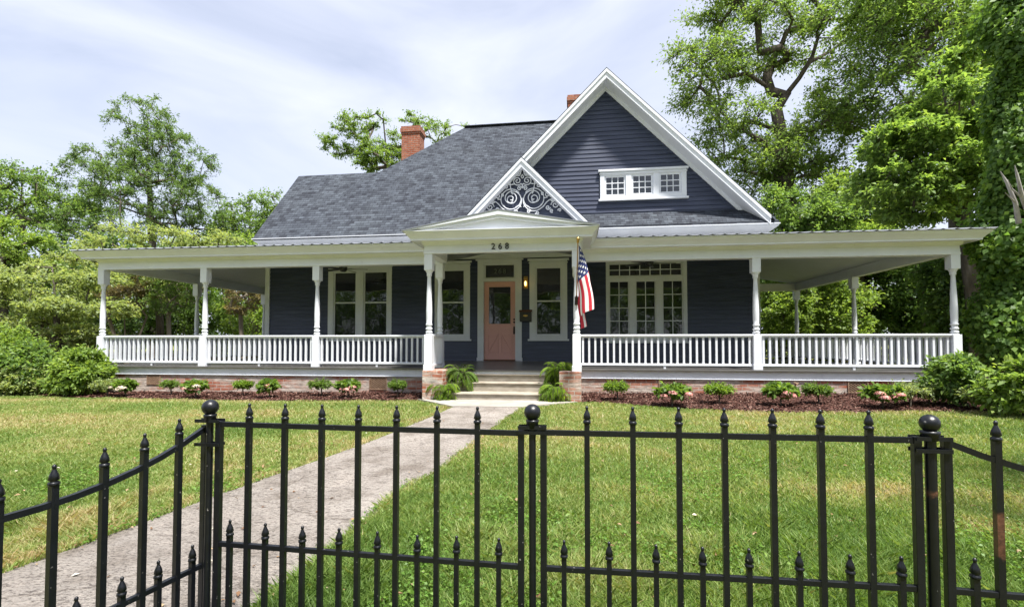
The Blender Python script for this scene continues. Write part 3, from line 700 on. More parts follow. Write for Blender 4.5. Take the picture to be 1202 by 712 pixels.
for x, y in ((-10.2, 13.0), (-10.2, 15.2), (6.1, 12.2), (6.1, 15.4)):
    mb = MB(); zz = 3.235 + .465*min(1, min(abs(x-(OX0 if x < 0 else OX1)), y-OY)/2.7); mb.lathe([(-.015, .07), (0, .08)], (x, y, zz), 16); mb.build('recessed_light', M['white'], house)
# ribbed metal roof : ribs every 23 cm as real waves
def ribbed(mb, A, B, Cq, D, nrib):      # A-B eave, D-C top
    A, B, Cq, D = map(Vector, (A, B, Cq, D)); vs_ = []; n = nrib*6
    for i in range(n+1):
        ph = (i % 6); up_ = .022 if ph == 0 else (.005 if ph in (1, 5) else 0)
        for q, r_ in ((A, B), (D, Cq)):
            p = q.lerp(r_, i/n); vs_.append((p.x, p.y, p.z+up_))
    mb.add(vs_, [(2*i, 2*i+2, 2*i+3, 2*i+1) for i in range(n)])
    vs2 = [(x, y, z-.006) for x, y, z in vs_]; mb.add(vs2, [(2*i, 2*i+1, 2*i+3, 2*i+2) for i in range(n)])
    mb.add([q for i in range(n+1) for q in (vs_[2*i], vs2[2*i])], [(2*i, 2*i+1, 2*i+3, 2*i+2) for i in range(n)])
ze, zt = 3.408, 3.93; a_ = .385
mb = MB()
ribbed(mb, cl(OX0-a_, OY-a_, ze), cl(OX1+a_, OY-a_, ze), cl(4.6, WY+.05, zt), cl(-8.95, WY+.05, zt), 86)
ribbed(mb, cl(OX0-a_, BL, ze), cl(OX0-a_, OY-a_, ze), cl(-8.95, WY+.05, zt), cl(-8.95, BL, zt), 30)
ribbed(mb, cl(OX1+a_, OY-a_, ze), cl(OX1+a_, BR, ze), cl(4.6, BR, zt), cl(4.6, WY+.05, zt), 32)
mb.build('porch_roof', M['galv'], house)
# entry pediment
PX, PZ, PY = -1.44, 3.735, 8.895
L_, R_ = (EX0-.345, 3.385), (EX1+.345, 3.385)
mb = MB()
for (x, z) in (L_, R_):
    mb.prism([(x, PY, z), (PX, PY, PZ), (PX, PY, PZ-.085), (x, PY, z-.012)] if x < PX else [(PX, PY, PZ), (x, PY, z), (x, PY, z-.012), (PX, PY, PZ-.085)], (0, .14, 0))
    s_ = -1 if x < PX else 1
    mb.prism([(x-s_*.25, PY+.03, z+.035), (PX, PY+.03, PZ-.082), (PX, PY+.03, PZ-.135), (x-s_*.55, PY+.03, z+.005)][::(1 if x < PX else -1)], (0, .12, 0))
mb.prism([(L_[0]+.1, PY+.10, 3.387), (R_[0]-.1, PY+.10, 3.387), (PX, PY+.10, PZ-.06)], (0, .06, 0))
mb.build('pediment', M['white'], house)
mb = MB(); 
for x, z in (L_, R_):
    mb.prism([(x, PY-.01, z+.003), (PX, PY-.01, PZ+.003), (PX, 12.4, PZ+.003), (x, 12.4, z+.003)], (0,0,.018))
mb.build('entry_roof', M['galv'], house)
text('house_number', '268', .17, (-1.45, EY-.016, 3.098), M['black'], house, .008, .0006)

# ------------------------------------------------------------------ roofs
mb = MB()
def roofp(*p): mb.prism([Vector(q) for q in p], (0, 0, -.06))
EAVE = 4.235; ER = (4.80, 12.68, EAVE)
P0 = (-9.28, 12.68, EAVE); W0 = (-9.28, 14.95, 6.86); W1 = (-6.42, 14.95, 6.86); R0, R1 = (-3.92, 16.9, 9.12), (.9, 16.9, 9.12)
roofp(P0, ER, R1, R0, W1, W0)
roofp(W0, W1, (-6.42, 17.22, EAVE), (-9.28, 17.22, EAVE))
roofp(W1, R0, (-3.92-3.2, 21.1, EAVE), (-6.42-2.0, 17.5, EAVE-.3))
roofp(R0, R1, (4.8, 21.1, EAVE), (-7.1, 21.1, EAVE))
roofp(R1, ER, (4.8, 21.1, EAVE))
AX, AZ = .86, 8.47; GY = 12.58
def gz(x): return AZ - abs(x-AX)*1.005
for s_ in (-1, 1):
    xe = AX + s_*4.12
    roofp((AX, GY, AZ), (xe, GY, gz(xe)), (xe, 16.6, gz(xe)), (AX, 16.6, AZ))
SX, SZ, SY = -1.36, 6.045, 12.18
for s_ in (-1, 1):
    xe = SX + s_*1.77
    roofp((SX, SY, SZ), (xe, SY, SZ-1.77*1.02), (xe, 13.6, SZ-1.77*1.02), (SX, 13.6, SZ))
roofp((-3.1, 12.62, 4.268), (5.08, 12.62, 4.268), (4.62, 13.08, 4.70), (-3.1, 13.08, 4.70))       # pent roof under the gable
roofp((5.08, 12.62, 4.268), (5.08, 14.5, 4.268), (4.62, 14.5, 4.70), (4.62, 13.08, 4.70))
roof = mb.build('roof', M['shingle'], house)
mb = MB(); mb.bar((R0[0]-.05, 16.9, 9.115), (R1[0], 16.9, 9.115), .24, .02); mb.build('ridge_cap', M['shingle'], roof)
# main eave gutter cornice
mb = MB(); mprof = [(0, 3.93), (.03, 3.93), (.10, 3.98), (.24, 4.10), (.33, 4.17), (.34, 4.21), (.36, 4.21), (.36, 4.232), (0, 4.232)]
sg_keep = sg; sg = lambda x: 0
crown(mb, [(-8.95, 17.0, -1, 0), (-8.95, 13.03, -1, -1), (-3.3, 13.03, 0, -1)], mprof)
crown(mb, [(-3.3, 13.0, 0, -1), (4.72, 13.0, 1, -1), (4.72, 20.8, 1, 0)], [(o+.03 if o > .2 else o, z - .02) for o, z in mprof])
sg = sg_keep
mb.build('eave_cornice', M['white'], house)
# main gable
mb = MB(); gh = [(.73, 2.93, 5.12, 5.83)]
clap(mb, lambda u, o, z: (u, WY-o, z), 4.62, 8.1, lambda z: (AX-(8.10-z)/1.0, AX+(8.10-z)/1.0), gh, 8, .118)
for r in rect_minus((-2.6, 4.35, 4.5, 4.62), []): pass
gw = mb.build('gable_wall', M['navy'], house)
mb = MB(); mb.prism([(AX-3.9, WY+.19, 4.3), (AX+3.9, WY+.19, 4.3), (AX, WY+.19, 8.2)], (0, .06, 0))
for q in rect_minus((.5, 3.2, 4.9, 6.0), gh): mb.box(q[0], q[1], WY+.003, WY+.18, q[2], q[3])
mb.build('sheathing', M['navy'], gw)
def rake(mb, ax, az, y0, y1, half, board, slope, m=0, top=-.062):
    for s_ in (-1, 1):
        e_ = ax + s_*half
        a, b = (ax, y0, az+top), (e_, y0, az+top-half*slope)
        order = 1 if s_ < 0 else -1
        mb.prism([a, b, (e_-s_*.0, y0, b[2]-board), (ax, y0, az+top-board)][::order], (0, .05, 0))            # fascia board
        mb.prism([(ax, y0-.03, az+top+.03), (e_, y0-.03, b[2]+.03), (e_, y0-.03, b[2]-.055), (ax, y0-.03, az+top-.055)][::order], (0, .03, 0))  # crown strip
        mb.prism([(ax, y0+.05, az+top-board+.03), (e_, y0+.05, b[2]-board+.03), (e_, y0+.05, b[2]-board), (ax, y0+.05, az+top-board)][::order], (0, y1-y0-.05, 0))  # soffit
mb = MB(); rake(mb, AX, AZ, GY+.02, WY-.002, 4.02, .20, 1.005); mb.build('rake_board', M['white'], house)
mb = MB()
for s_ in (-1, 1):
    e_ = AX + s_*3.62; order = 1 if s_ < 0 else -1
    mb.prism([(AX, WY-.045, 8.21), (e_, WY-.045, 8.21-3.62*1.005), (e_, WY-.045, 8.21-3.62*1.005-.12), (AX, WY-.045, 8.09)][::order], (0, .04, 0))
mb.build('gable_frieze', M['white'], house)
GW = (.70, 2.96, 5.09, 5.84); XG = lambda p: .712 + (p-705)*.02236
window('window', GW, [(XG(711.8), XG(732.8), 5.225, 5.69, 3, 3), (XG(743.9), XG(764.9), 5.235, 5.70, 3, 3), (XG(776.2), XG(797.5), 5.245, 5.705, 3, 3)], WY-.035, mats=('white', 'glass'), cap=.05, depth=.03, sashw=.05)
# small scroll gable
mb = MB(); rake(mb, SX, SZ, SY+.02, 12.46, 1.75, .20, 1.02); mb.build('rake_board', M['white'], house)
mb = MB(); mb.prism([(SX-1.85, 12.47, 3.95), (SX+1.85, 12.47, 3.95), (SX, 12.47, 5.86)], (0, .06, 0))
mb.build('gable_panel', M['navy'], house)
def scroll_pts():
    out = []
    k = 12.3*.98/560/5.93; zc0 = 5.86
    def W(x, y): return (SX + (x-427)*k*1.0, 12.42, zc0 - (y-100)*k)
    def spiral(cx, cy, r, turns, a0, sgn):
        n = int(turns*22); pts = []
        for i in range(n+1):
            t_ = i/n; a = a0 + sgn*t_*turns*2*math.pi; rr_ = r*(1-t_*.86)
            pts.append((cx + rr_*math.cos(a), cy + rr_*math.sin(a)))
        return pts
    S = []
    S.append(spiral(510, 335, 74, 1.0, math.pi, 1)); S.append(spiral(510, 333, 46, 1.6, -math.pi/2, -1))
    S.append([(510+74*math.cos(a/20), 335+74*math.sin(a/20)) for a in range(-50, 64)])
    S.append(spiral(463, 202, 34, 1.7, math.pi*.75, -1)); S.append(spiral(448, 258, 18, 1.4, math.pi, 1)); S.append(spiral(447, 148, 16, 1.3, math.pi*.5, -1))
    S.append(spiral(545, 240, 18, 1.4, -math.pi*.5, 1)); S.append(spiral(580, 264, 13, 1.3, -math.pi*.5, 1)); S.append(spiral(607, 307, 23, 1.5, -math.pi*.7, 1))
    S.append(spiral(665, 387, 30, 1.6, math.pi, 1)); S.append(spiral(613, 405, 18, 1.4, 0, 1)); S.append(spiral(720, 408, 18, 1.4, math.pi, 1)); S.append(spiral(752, 425, 10, 1.2, math.pi, 1))
    S.append([(455, 165), (485, 165), (510, 190), (517, 220), (512, 255), (500, 300)]); S.append([(427, 112), (437, 135), (447, 165)]); S.append([(427, 185), (436, 172), (427, 158)])
    S.append([(432, 330), (436, 370), (455, 402), (490, 425), (530, 425), (575, 400), (600, 370), (625, 350), (650, 345), (675, 352), (694, 372)])
    S.append([(436, 395), (455, 385), (480, 400)]); S.append([(480, 222), (510, 228), (545, 222)]); S.append([(700, 380), (712, 392), (735, 395), (765, 428)]); S.append([(560, 225), (575, 245), (598, 262), (620, 285)]); S.append([(583, 335), (610, 330)])
    S.append([(560, 385), (570, 378)]); S.append([(395+32, 250), (427, 232), (440, 222)])
    S += [spiral(643, 350, 12, 1.3, 0, 1), spiral(575, 300, 12, 1.3, 1, 1), spiral(697, 428, 13, 1.3, 3, 1), spiral(535, 442, 15, 1.4, 3, -1), spiral(497, 172, 13, 1.3, 2, 1), spiral(520, 205, 10, 1.2, 0, 1), spiral(475, 430, 16, 1.4, 0, -1), spiral(640, 430, 14, 1.3, 1, 1)]
    for s in S:
        for m_ in (1, -1): out.append([W(427 + m_*(x-427), y) for x, y in s])
    return out
mb = MB()
for pts in scroll_pts():
    P_ = [Vector(p) for p in pts]
    if len(P_) < 12:      # smooth short polylines
        q = []
        for i in range(len(P_)-1):
            p0, p1, p2, p3 = P_[max(i-1, 0)], P_[i], P_[i+1], P_[min(i+2, len(P_)-1)]
            for j in range(4):
                t_ = j/4; q.append(.5*((2*p1)+(-p0+p2)*t_+(2*p0-5*p1+4*p2-p3)*t_*t_+(-p0+3*p1-3*p2+p3)*t_**3))
        P_ = q + [P_[-1]]
    mb.tube(P_, .0145, 6)
mb.build('scrollwork', M['white'], house)
# chimneys
def chimney(x0, x1, y0, y1, z0, z1):
    mb = MB(); mb.box(x0, x1, y0, y1, z0, z1-.30); mb.box(x0-.02, x1+.02, y0-.02, y1+.02, z1-.30, z1-.22); mb.box(x0-.045, x1+.045, y0-.045, y1+.045, z1-.22, z1-.08); mb.box(x0-.02, x1+.02, y0-.02, y1+.02, z1-.08, z1)
    c_ = mb.build('chimney', M['brick'], house); return c_
chimney(-6.42, -5.72, 17.0, 17.55, 5.5, 9.33)
chimney(-.22, .35, 18.0, 18.5, 8.0, 10.62)
# water pipe against the foundation
mb = MB(); mb.tube([(4.46, 10.43, .05), (4.46, 10.43, .37)], .014); mb.tube([(4.46, 10.44, .35), (4.44, 10.36, .38), (4.46, 10.33, .36)], .014); mb.tube([(4.40, 10.38, .40), (4.50, 10.38, .385)], .010)
tag(mb.build('garden_tap', M['vent']), 'rusty upright garden tap pipe against the foundation right of the fourth flower bed shrub', 'tap')

# ------------------------------------------------------------------ porch fixtures
def fan(x, y, zc_, rot, label):
    t_ = thing('ceiling_fan', (x, y, zc_), label, 'ceiling fan', 'porch ceiling fans')
    zb = zc_ - .30
    mb = MB(); mb.tube([(x, y, zc_), (x, y, zb+.08)], .014); mb.lathe([(0, .02), (.04, .06), (.06, .065)], (x, y, zc_-.06), 14); mb.build('downrod', M['black'], t_)
    mb = MB(); mb.lathe([(-.09, .05), (-.06, .09), (.03, .105), (.08, .07), (.10, .02)], (x, y, zb), 18); mb.build('motor', M['black'], t_)
    for i in range(5):
        a = rot + i*2*math.pi/5; d = Vector((math.cos(a), math.sin(a), 0)); s_ = Vector((-d.y, d.x, 0)); c = Vector((x, y, zb-.01)); q = []
        for r_, hw in ((.09, .025), (.2, .03), (.24, .055), (.55, .065), (.62, .045)):
            q.append((c + d*r_ + s_*hw + Vector((0,0,.012)), c + d*r_ - s_*hw - Vector((0,0,.012))))
        mb = MB(); vs_ = [p for ab in q for p in ab] + [p - Vector((0,0,.008)) for ab in q for p in ab]; n = len(q); fs = []
        for j in range(n-1): fs += [(2*j, 2*j+1, 2*j+3, 2*j+2), (2*n+2*j, 2*n+2*j+2, 2*n+2*j+3, 2*n+2*j+1), (2*j, 2*j+2, 2*n+2*j+2, 2*n+2*j), (2*j+1, 2*n+2*j+1, 2*n+2*j+3, 2*j+3)]
        fs += [(0, 2*n, 2*n+1, 1), (2*n-2, 2*n-1, 4*n-1, 4*n-2)]; mb.add(vs_, fs); mb.build('blade', M['black'], t_)
fan(px(402, 11.8), 11.8, 3.46, .25, 'dark ceiling fan hanging in front of the double window')
fan(px(763, 11.8), 11.8, 3.44, .1, 'dark ceiling fan hanging in front of the triple grid window')
lx = -1.335
t_ = thing('wall_lantern', (lx, WY-.03, 2.80), 'brass wall lantern with a lit glass cylinder between the pink door and the window', 'wall lamp')
mb = MB(); mb.box(lx-.055, lx+.055, WY-.045, WY-.022, 2.70, 3.04); mb.tube([(lx, WY-.04, 2.99), (lx, WY-.13, 3.0)], .010); mb.build('backplate', M['brass'], t_)
mb = MB(); mb.lathe([(0, .05), (.012, .055), (.02, .045)], (lx, WY-.13, 2.72), 12); mb.lathe([(0, .055), (.02, .05), (.045, .02), (.06, .005)], (lx, WY-.13, 2.955), 12)
for i in range(4):
    a = math.pi/4 + i*math.pi/2; mb.tube([(lx+.047*math.cos(a), WY-.13+.047*math.sin(a), 2.735), (lx+.047*math.cos(a), WY-.13+.047*math.sin(a), 2.96)], .0045, 5)
mb.build('cage', M['brass'], t_)
t2 = NT('lantern_glow'); em = t2.n('Emission'); em.inputs[0].default_value = (1, .62, .22, 1); em.inputs[1].default_value = 2.2; t2.l(em.outputs[0], t2.out.inputs[0])
mb = MB(); mb.lathe([(0, .012), (.03, .026), (.09, .028), (.13, .010)], (lx, WY-.13, 2.77), 12); mb.build('bulb', t2.m, t_)
t_ = thing('mailbox', (lx, WY-.03, 1.86), 'dark wall mailbox with a copper lid and oval brass badge beside the pink door', 'mailbox')
mb = MB(); mb.prism([(lx-.16, WY-.025, 1.78), (lx-.16, WY-.13, 1.80), (lx-.16, WY-.14, 2.05), (lx-.16, WY-.025, 2.10)], (.32, 0, 0)); mb.build('box', M['black'], t_, bevel=.006)
mb = MB(); mb.prism([(lx-.18, WY-.023, 2.105), (lx-.18, WY-.155, 2.05), (lx-.18, WY-.155, 2.07), (lx-.18, WY-.023, 2.125)], (.36, 0, 0)); mb.build('lid', M['mat'], t_, bevel=.003)
mb = MB(); mb.lathe([(0, .05), (.006, .05), (.010, .03)], (lx, WY-.139, 1.95), 18, axis=(0,-1,0)); o = mb.build('badge', M['brass'], t_)
for v_ in o.data.vertices: v_.co.z = (v_.co.z - (1.95-1.86))*.6 + (1.95-1.86); v_.co.x *= 1.35

# ------------------------------------------------------------------ flag
fx0 = Vector((.035, 9.22, 2.02)); T = Vector((px(682.5, 8.62), 8.62, 3.05)); T = Vector((.062, 8.62, 3.00))
t_ = thing('flag', (.035, 9.235, 2.0), 'American flag hanging furled on an angled pole from the right entry column', 'flag')
mb = MB(); mb.tube([fx0, T], .0125, 8); mb.build('pole', paint('wood_pole', (.42, .27, .15), .5, .2), t_)
mb = MB(); d_ = (T-fx0).normalized(); mb.lathe([(0, .012), (.01, .022), (.03, .026), (.05, .018), (.055, .030), (.085, .034), (.11, .012)], T, 12, axis=d_); mb.build('finial', M['brass'], t_)
mb = MB(); mb.box(0.0, .07, 9.225, 9.245, 1.93, 2.09); mb.tube([fx0 - d_*.04, fx0 + d_*.10], .020, 8); mb.build('bracket', M['chrome'], t_)
nu, nv = 78, 120; Hb = fx0.lerp(T, .33); vv = []
for j in range(nv+1):
    v_ = j/nv
    for i in range(nu+1):
        u_ = i/nu; h_ = T.lerp(Hb, u_*.95 + .02); dn = v_*(1.10 - .20*u_)
        fold = .045*math.sin(u_*9 + 1.3*v_)*min(1, v_*3) + .02*math.sin(u_*21 + 2)*v_
        sp_ = min(1, v_*2.2)**.8; x_ = h_.x + .015 + sp_*(.10*(1-u_) + .075*math.sin(2*math.pi*1.35*u_+.9) - .03) + .14*v_*(1-.5*u_) + .012*math.sin(v_*9+u_*6)
        y_ = h_.y + (.30*(1-(1-u_))*0) + fold + (.25*v_*(.5-u_)*-.0) 
        y_ = h_.y*(1-v_*.55) + (T.y+.12)*v_*.55 + sp_*.07*math.cos(2*math.pi*1.35*u_+.9) + fold*.4
        vv.append((x_, y_, h_.z - .02 - dn - .02*math.cos(u_*9)*v_))
mb = MB(); mb.add(vv, [(j*(nu+1)+i, j*(nu+1)+i+1, (j+1)*(nu+1)+i+1, (j+1)*(nu+1)+i) for j in range(nv) for i in range(nu)], 0, True)
red, wht, blu = paint('flag_red', (.50, .012, .03), .7), paint('flag_white', (.78, .77, .76), .7), paint('flag_blue', (.015, .025, .12), .7)
fl = mb.build('cloth', [red, wht, blu], t_, uv=False); mi = []
for j in range(nv):
    for i in range(nu):
        u_, v_ = (i+.5)/nu, (j+.5)/nv; c_ = 0 if int(u_*13) % 2 == 0 else 1
        if u_ < 7/13 and v_ < .40:
            c_ = 2; su, sv = u_/(7/13)*8, v_/.40*8
            ru, rv = round(su), round(sv)
            if 0 < ru < 8 and 0 < rv < 8 and (ru+rv) % 2 == 0 and math.hypot((su-ru), (sv-rv)) < .36: c_ = 1
        mi.append(c_)
fl.data.polygons.foreach_set('material_index', mi)

# ------------------------------------------------------------------ iron fence
def spear(mb, x, y, z, s=1, n=8):      # z = tip
    mb.lathe([(q*s, r_*s*(.86 if q > -.049 else .92)) for q, r_ in ((-.063,.0100),(-.060,.0150),(-.056,.0158),(-.051,.0145),(-.048,.0098),(-.044,.0162),(-.030,.0128),(-.016,.0058),(-.013,.0050),(-.010,.0066),(-.005,.0066),(0,.002))], (x, y, z), n)
def fmesh(kind):
    mb = MB(); h = .0091 if kind == 'tall' else .0083
    mb.box(-h, h, -h, h, -.92, -.058); spear(mb, 0, 0, 0); b_ = mb.build('picket', M['iron'], None, bevel=.0015); me = b_.data; bpy.data.objects.remove(b_); return me
PT, PS = fmesh('tall'), fmesh('short')
def fpanel(loc, A, B, ztop, zlow, talls, shorts, label, rails, mats=None, post=None):
    """A, B plan ends; rails: functions of u giving z"""
    A, B = Vector((*A, 0)), Vector((*B, 0)); d = (B-A).normalized(); L = (B-A).length; ang = math.atan2(d.y, d.x)
    t_ = thing('iron_fence' if 'gate' not in label else 'iron_gate', (A.x, A.y, 0), label, 'fence panel', 'black iron fence panels')
    for nm, f in (('top_rail', rails[0]), ('middle_rail', rails[1]), ('bottom_rail', lambda u: .09)):
        mb = MB(); n = 14 if nm == 'top_rail' else 1
        for i in range(n):
            u0, u1 = L*i/n, L*(i+1)/n; mb.bar(A + d*u0 + Vector((0,0,f(u0))), A + d*(u1+.001) + Vector((0,0,f(u1))), .016, .018)
        mb.build(nm, (mats or {}).get(nm, M['iron']), t_, bevel=.0015 if n == 1 else 0)
    for u in (0, L):
        mb = MB(); p = A + d*u; n_ = Vector((-d.y, d.x, 0)); q = rails[0](u)
        c = [p + d*sx*.011 + n_*sy*.011 for sx, sy in ((-1,-1),(1,-1),(1,1),(-1,1))]
        mb.prism([(v.x, v.y, .03) for v in c], (0, 0, q-.03+.012)); mb.build('stile', M['iron'], t_, bevel=.0015)
    for kind, lst, me in (('t', talls, PT), ('s', shorts, PS)):
        for u, zt_ in lst:
            p = A + d*u; o = link('picket', me, t_); o.location = (p.x-A.x, p.y-A.y, zt_); o.rotation_euler = (0, 0, ang)
            if mats and ('picket', u) in mats: 
                o.data = me.copy(); o.data.materials[0] = mats[('picket', u)]; o['label'] = 'rust streaked picket'
    return t_
pA, pB, pC = (-1.389, 1.674), (-.151, 1.703), (1.081, 1.631)
def along(a, b, u): L = math.dist(a, b); return (a[0]+(b[0]-a[0])*u/L, a[1]+(b[1]-a[1])*u/L)
off = .040
fpanel(None, along(pA, pB, off), along(pA, pB, 1.198), 0, 0, [(u-off, .9725) for u in (.161,.305,.451,.593,.739,.891,1.04)],
       [(u-off, z) for u, z in ((.09,.533),(.233,.526),(.38,.521),(.523,.52),(.67,.513),(.82,.507),(.965,.51),(1.118,.509))],
       'straight black iron fence panel across the path between the left and middle ball posts', (lambda u: .891-.010*u, lambda u: .441-.026*u))
fpanel(None, along(pB, pC, off), along(pB, pC, 1.196), 0, 0, [(u-off, z) for u, z in ((.192,.982),(.347,.983),(.497,.985),(.641,.986),(.788,.988),(.929,.989),(1.067,.99))],
       [(u-off, z) for u, z in ((.111,.515),(.265,.521),(.42,.524),(.568,.528),(.711,.534),(.86,.537),(1.006,.539),(1.148,.545))],
       'straight black iron fence panel before the lawn between the middle and right ball posts', (lambda u: .884+.015*u, lambda u: .412+.034*u))
gA = (-1.418, 1.687); gd = Vector((-.16, -.987)).normalized(); GLn = 1.20
def cat(u, a=.873, dip=.14, L=1.2): t_ = abs(2*u/L-1); return a - dip*(1-t_**2.2)
def gp(u): return (gA[0]+gd.x*u, gA[1]+gd.y*u)
tl = [(.107,.925),(.230,.894),(.353,.871),(.485,.850),(.607,.842),(.73,.850),(.853,.871),(.976,.894),(1.10,.925)]
fpanel(None, gA, gp(1.2), 0, 0, tl, [(.045,.446),(.173,.443),(.292,.442),(.420,.442),(.545,.442),(.668,.442),(.79,.442),(.913,.442),(1.04,.442),(1.15,.442)],
       'black iron gate with a dipped top rail swung open towards the camera at left', (lambda u: cat(u), lambda u: .352))['category'] = 'gate'
rA = (1.124, 1.630); rB = (1.124+1.18, 1.545)
fpanel(None, rA, rB, 0, 0, [(.130,.968),(.277,.93),(.42,.89),(.57,.868),(.71,.868),(.86,.89),(1.0,.93)], [(.066,.556),(.205,.55),(.35,.55),(.5,.55),(.64,.55),(.79,.55),(.93,.55)],
       'black iron fence panel with a curved top rail and rusty picket at the right edge', (lambda u: cat(u, .898, .12, 1.18), lambda u: .453+.0*u),
       {('picket', .130): M['iron_rust_bar']})
def fpost(p, zc_, r, rad, label, mat, clampz, lean=(0,0)):
    t_ = thing('fence_post', (p[0], p[1], 0), label, 'fence post', 'ball topped iron fence posts')
    mb = MB(); mb.tube([(p[0]+lean[0], p[1]+lean[1], .0), (p[0], p[1], zc_-r-.012)], rad, 14); mb.build('shaft', mat, t_)
    mb = MB(); z0_ = zc_-r
    mb.lathe([(-.026, rad+.002), (-.024, rad+.008), (-.006, rad+.009), (-.004, rad+.0105), (.003, rad+.0105), (.006, rad*.8)], (p[0], p[1], z0_), 18)
    mb.lathe([(zc_-z0_ + r*math.sin(a), max(.001, r*math.cos(a))) for a in [(-.42 + .92*i/14)*math.pi for i in range(15)]], (p[0], p[1], z0_), 20); mb.build('ball_cap', M['iron'], t_)
    for z_ in clampz:
        mb = MB(); mb.box(p[0]-.05, p[0]+.05, p[1]-rad-.006, p[1]-rad-.001, z_-.006, z_+.006); mb.box(p[0]-.05, p[0]+.05, p[1]+rad+.001, p[1]+rad+.006, z_-.006, z_+.006)
        mb.build('clamp', M['iron'], t_)
fpost(pA, .954, .0295, .0125, 'ball topped iron post at the open gate, leftmost of three', M['iron'], (.904, .815))
fpost(pB, .954, .0295, .0125, 'ball topped iron post in the middle of the fence', M['iron'], (.902, .884))
fpost(pC, .954, .0270, .0150, 'ball topped iron post with a rusty ring, rightmost of three', M['iron_rust_post'], (.909, .872))

# ------------------------------------------------------------------ vegetation
_y, _p = R(7.5), R(1.8)
FW = Vector((-math.sin(_y)*math.cos(_p), math.cos(_y)*math.cos(_p), math.sin(_p))); RT = Vector((math.cos(_y), math.sin(_y), 0)); UP = RT.cross(FW)
def pt(x, y, Y):                       # measured place at distance Y
    d = FW + RT*((x-601)/560) - UP*((y-384.9)/560); return Vector((0, 0, 1.2)) + d*(Y/d.y)
def blob(x, y, Y, rx, ry, dy=None):    # crown lobe: centre and half sizes measured at distance Y
    c = pt(x, y, Y); s = (pt(x+1, y, Y)-c).length; s2 = (pt(x, y-1, Y)-c).length
    return (c.x, c.y, c.z, rx*s, (dy if dy else rx*s*.9), ry*s2)
def spray_cloud(C, rad, nspray, nleaf, L, W, seed, flat=.6, out=None, droop=.0, start=.12, jit=.22, up=.6, lj=.35):
    r = np.random.default_rng(seed); n = len(C)
    d = r.normal(0, 1, (n, nspray, 3)); d[..., 2] *= flat
    d = unit(d)
    if out is not None: d = unit(d + out[:, None, :]*.55)
    ln = rad[:, None]*r.uniform(.55, 1.15, (n, nspray))
    t = r.uniform(start, 1, (n, nspray, nleaf)); ends = C[:, None, :] + d*ln[..., None]; ends[..., 2] -= droop*ln
    P = C[:, None, None, :] + d[:, :, None, :]*(ln[..., None]*t)[..., None]
    P[..., 2] -= droop*ln[..., None]*t**2
    P = P + r.normal(0, 1, P.shape)*(rad[:, None, None]*jit*.5)[..., None]*(.3+t[..., None])
    dd = unit(d[:, :, None, :] + r.normal(0, .75, P.shape)); dd[..., 2] -= .15
    P = P.reshape(-1, 3); dd = unit(dd.reshape(-1, 3)); N = len(P)
    l = L*r.uniform(1-lj, 1+lj, N); nr = r.normal(0, 1, (N, 3)); nr[:, 2] = np.abs(nr[:, 2]) + up
    V = leaves(P, dd, l, l*W/L, nrm=nr)
    base = np.repeat(r.uniform(0, 1, (n, nspray)), nleaf)
    rn = np.clip(base*.45 + r.uniform(0, 1, N)*.55, 0, 1)
    return V, rn, ends
def twigs_np(A, B, r0, r1):
    """3-sided thin prisms A->B"""
    D = unit(B-A); a = np.where(np.abs(D[:, 2:3]) < .9, np.array([[0,0,1.]]), np.array([[1.,0,0]])); U = unit(np.cross(D, a)); V = np.cross(U, D)
    fs = []
    ang = [0, 2.094, 4.189]; o = [U*math.cos(q) + V*math.sin(q) for q in ang]
    for i in range(3):
        j = (i+1) % 3; fs.append(np.stack([A+o[i]*r0, A+o[j]*r0, B+o[j]*r1, B+o[i]*r1], 1))
    return np.concatenate(fs).reshape(-1, 3)
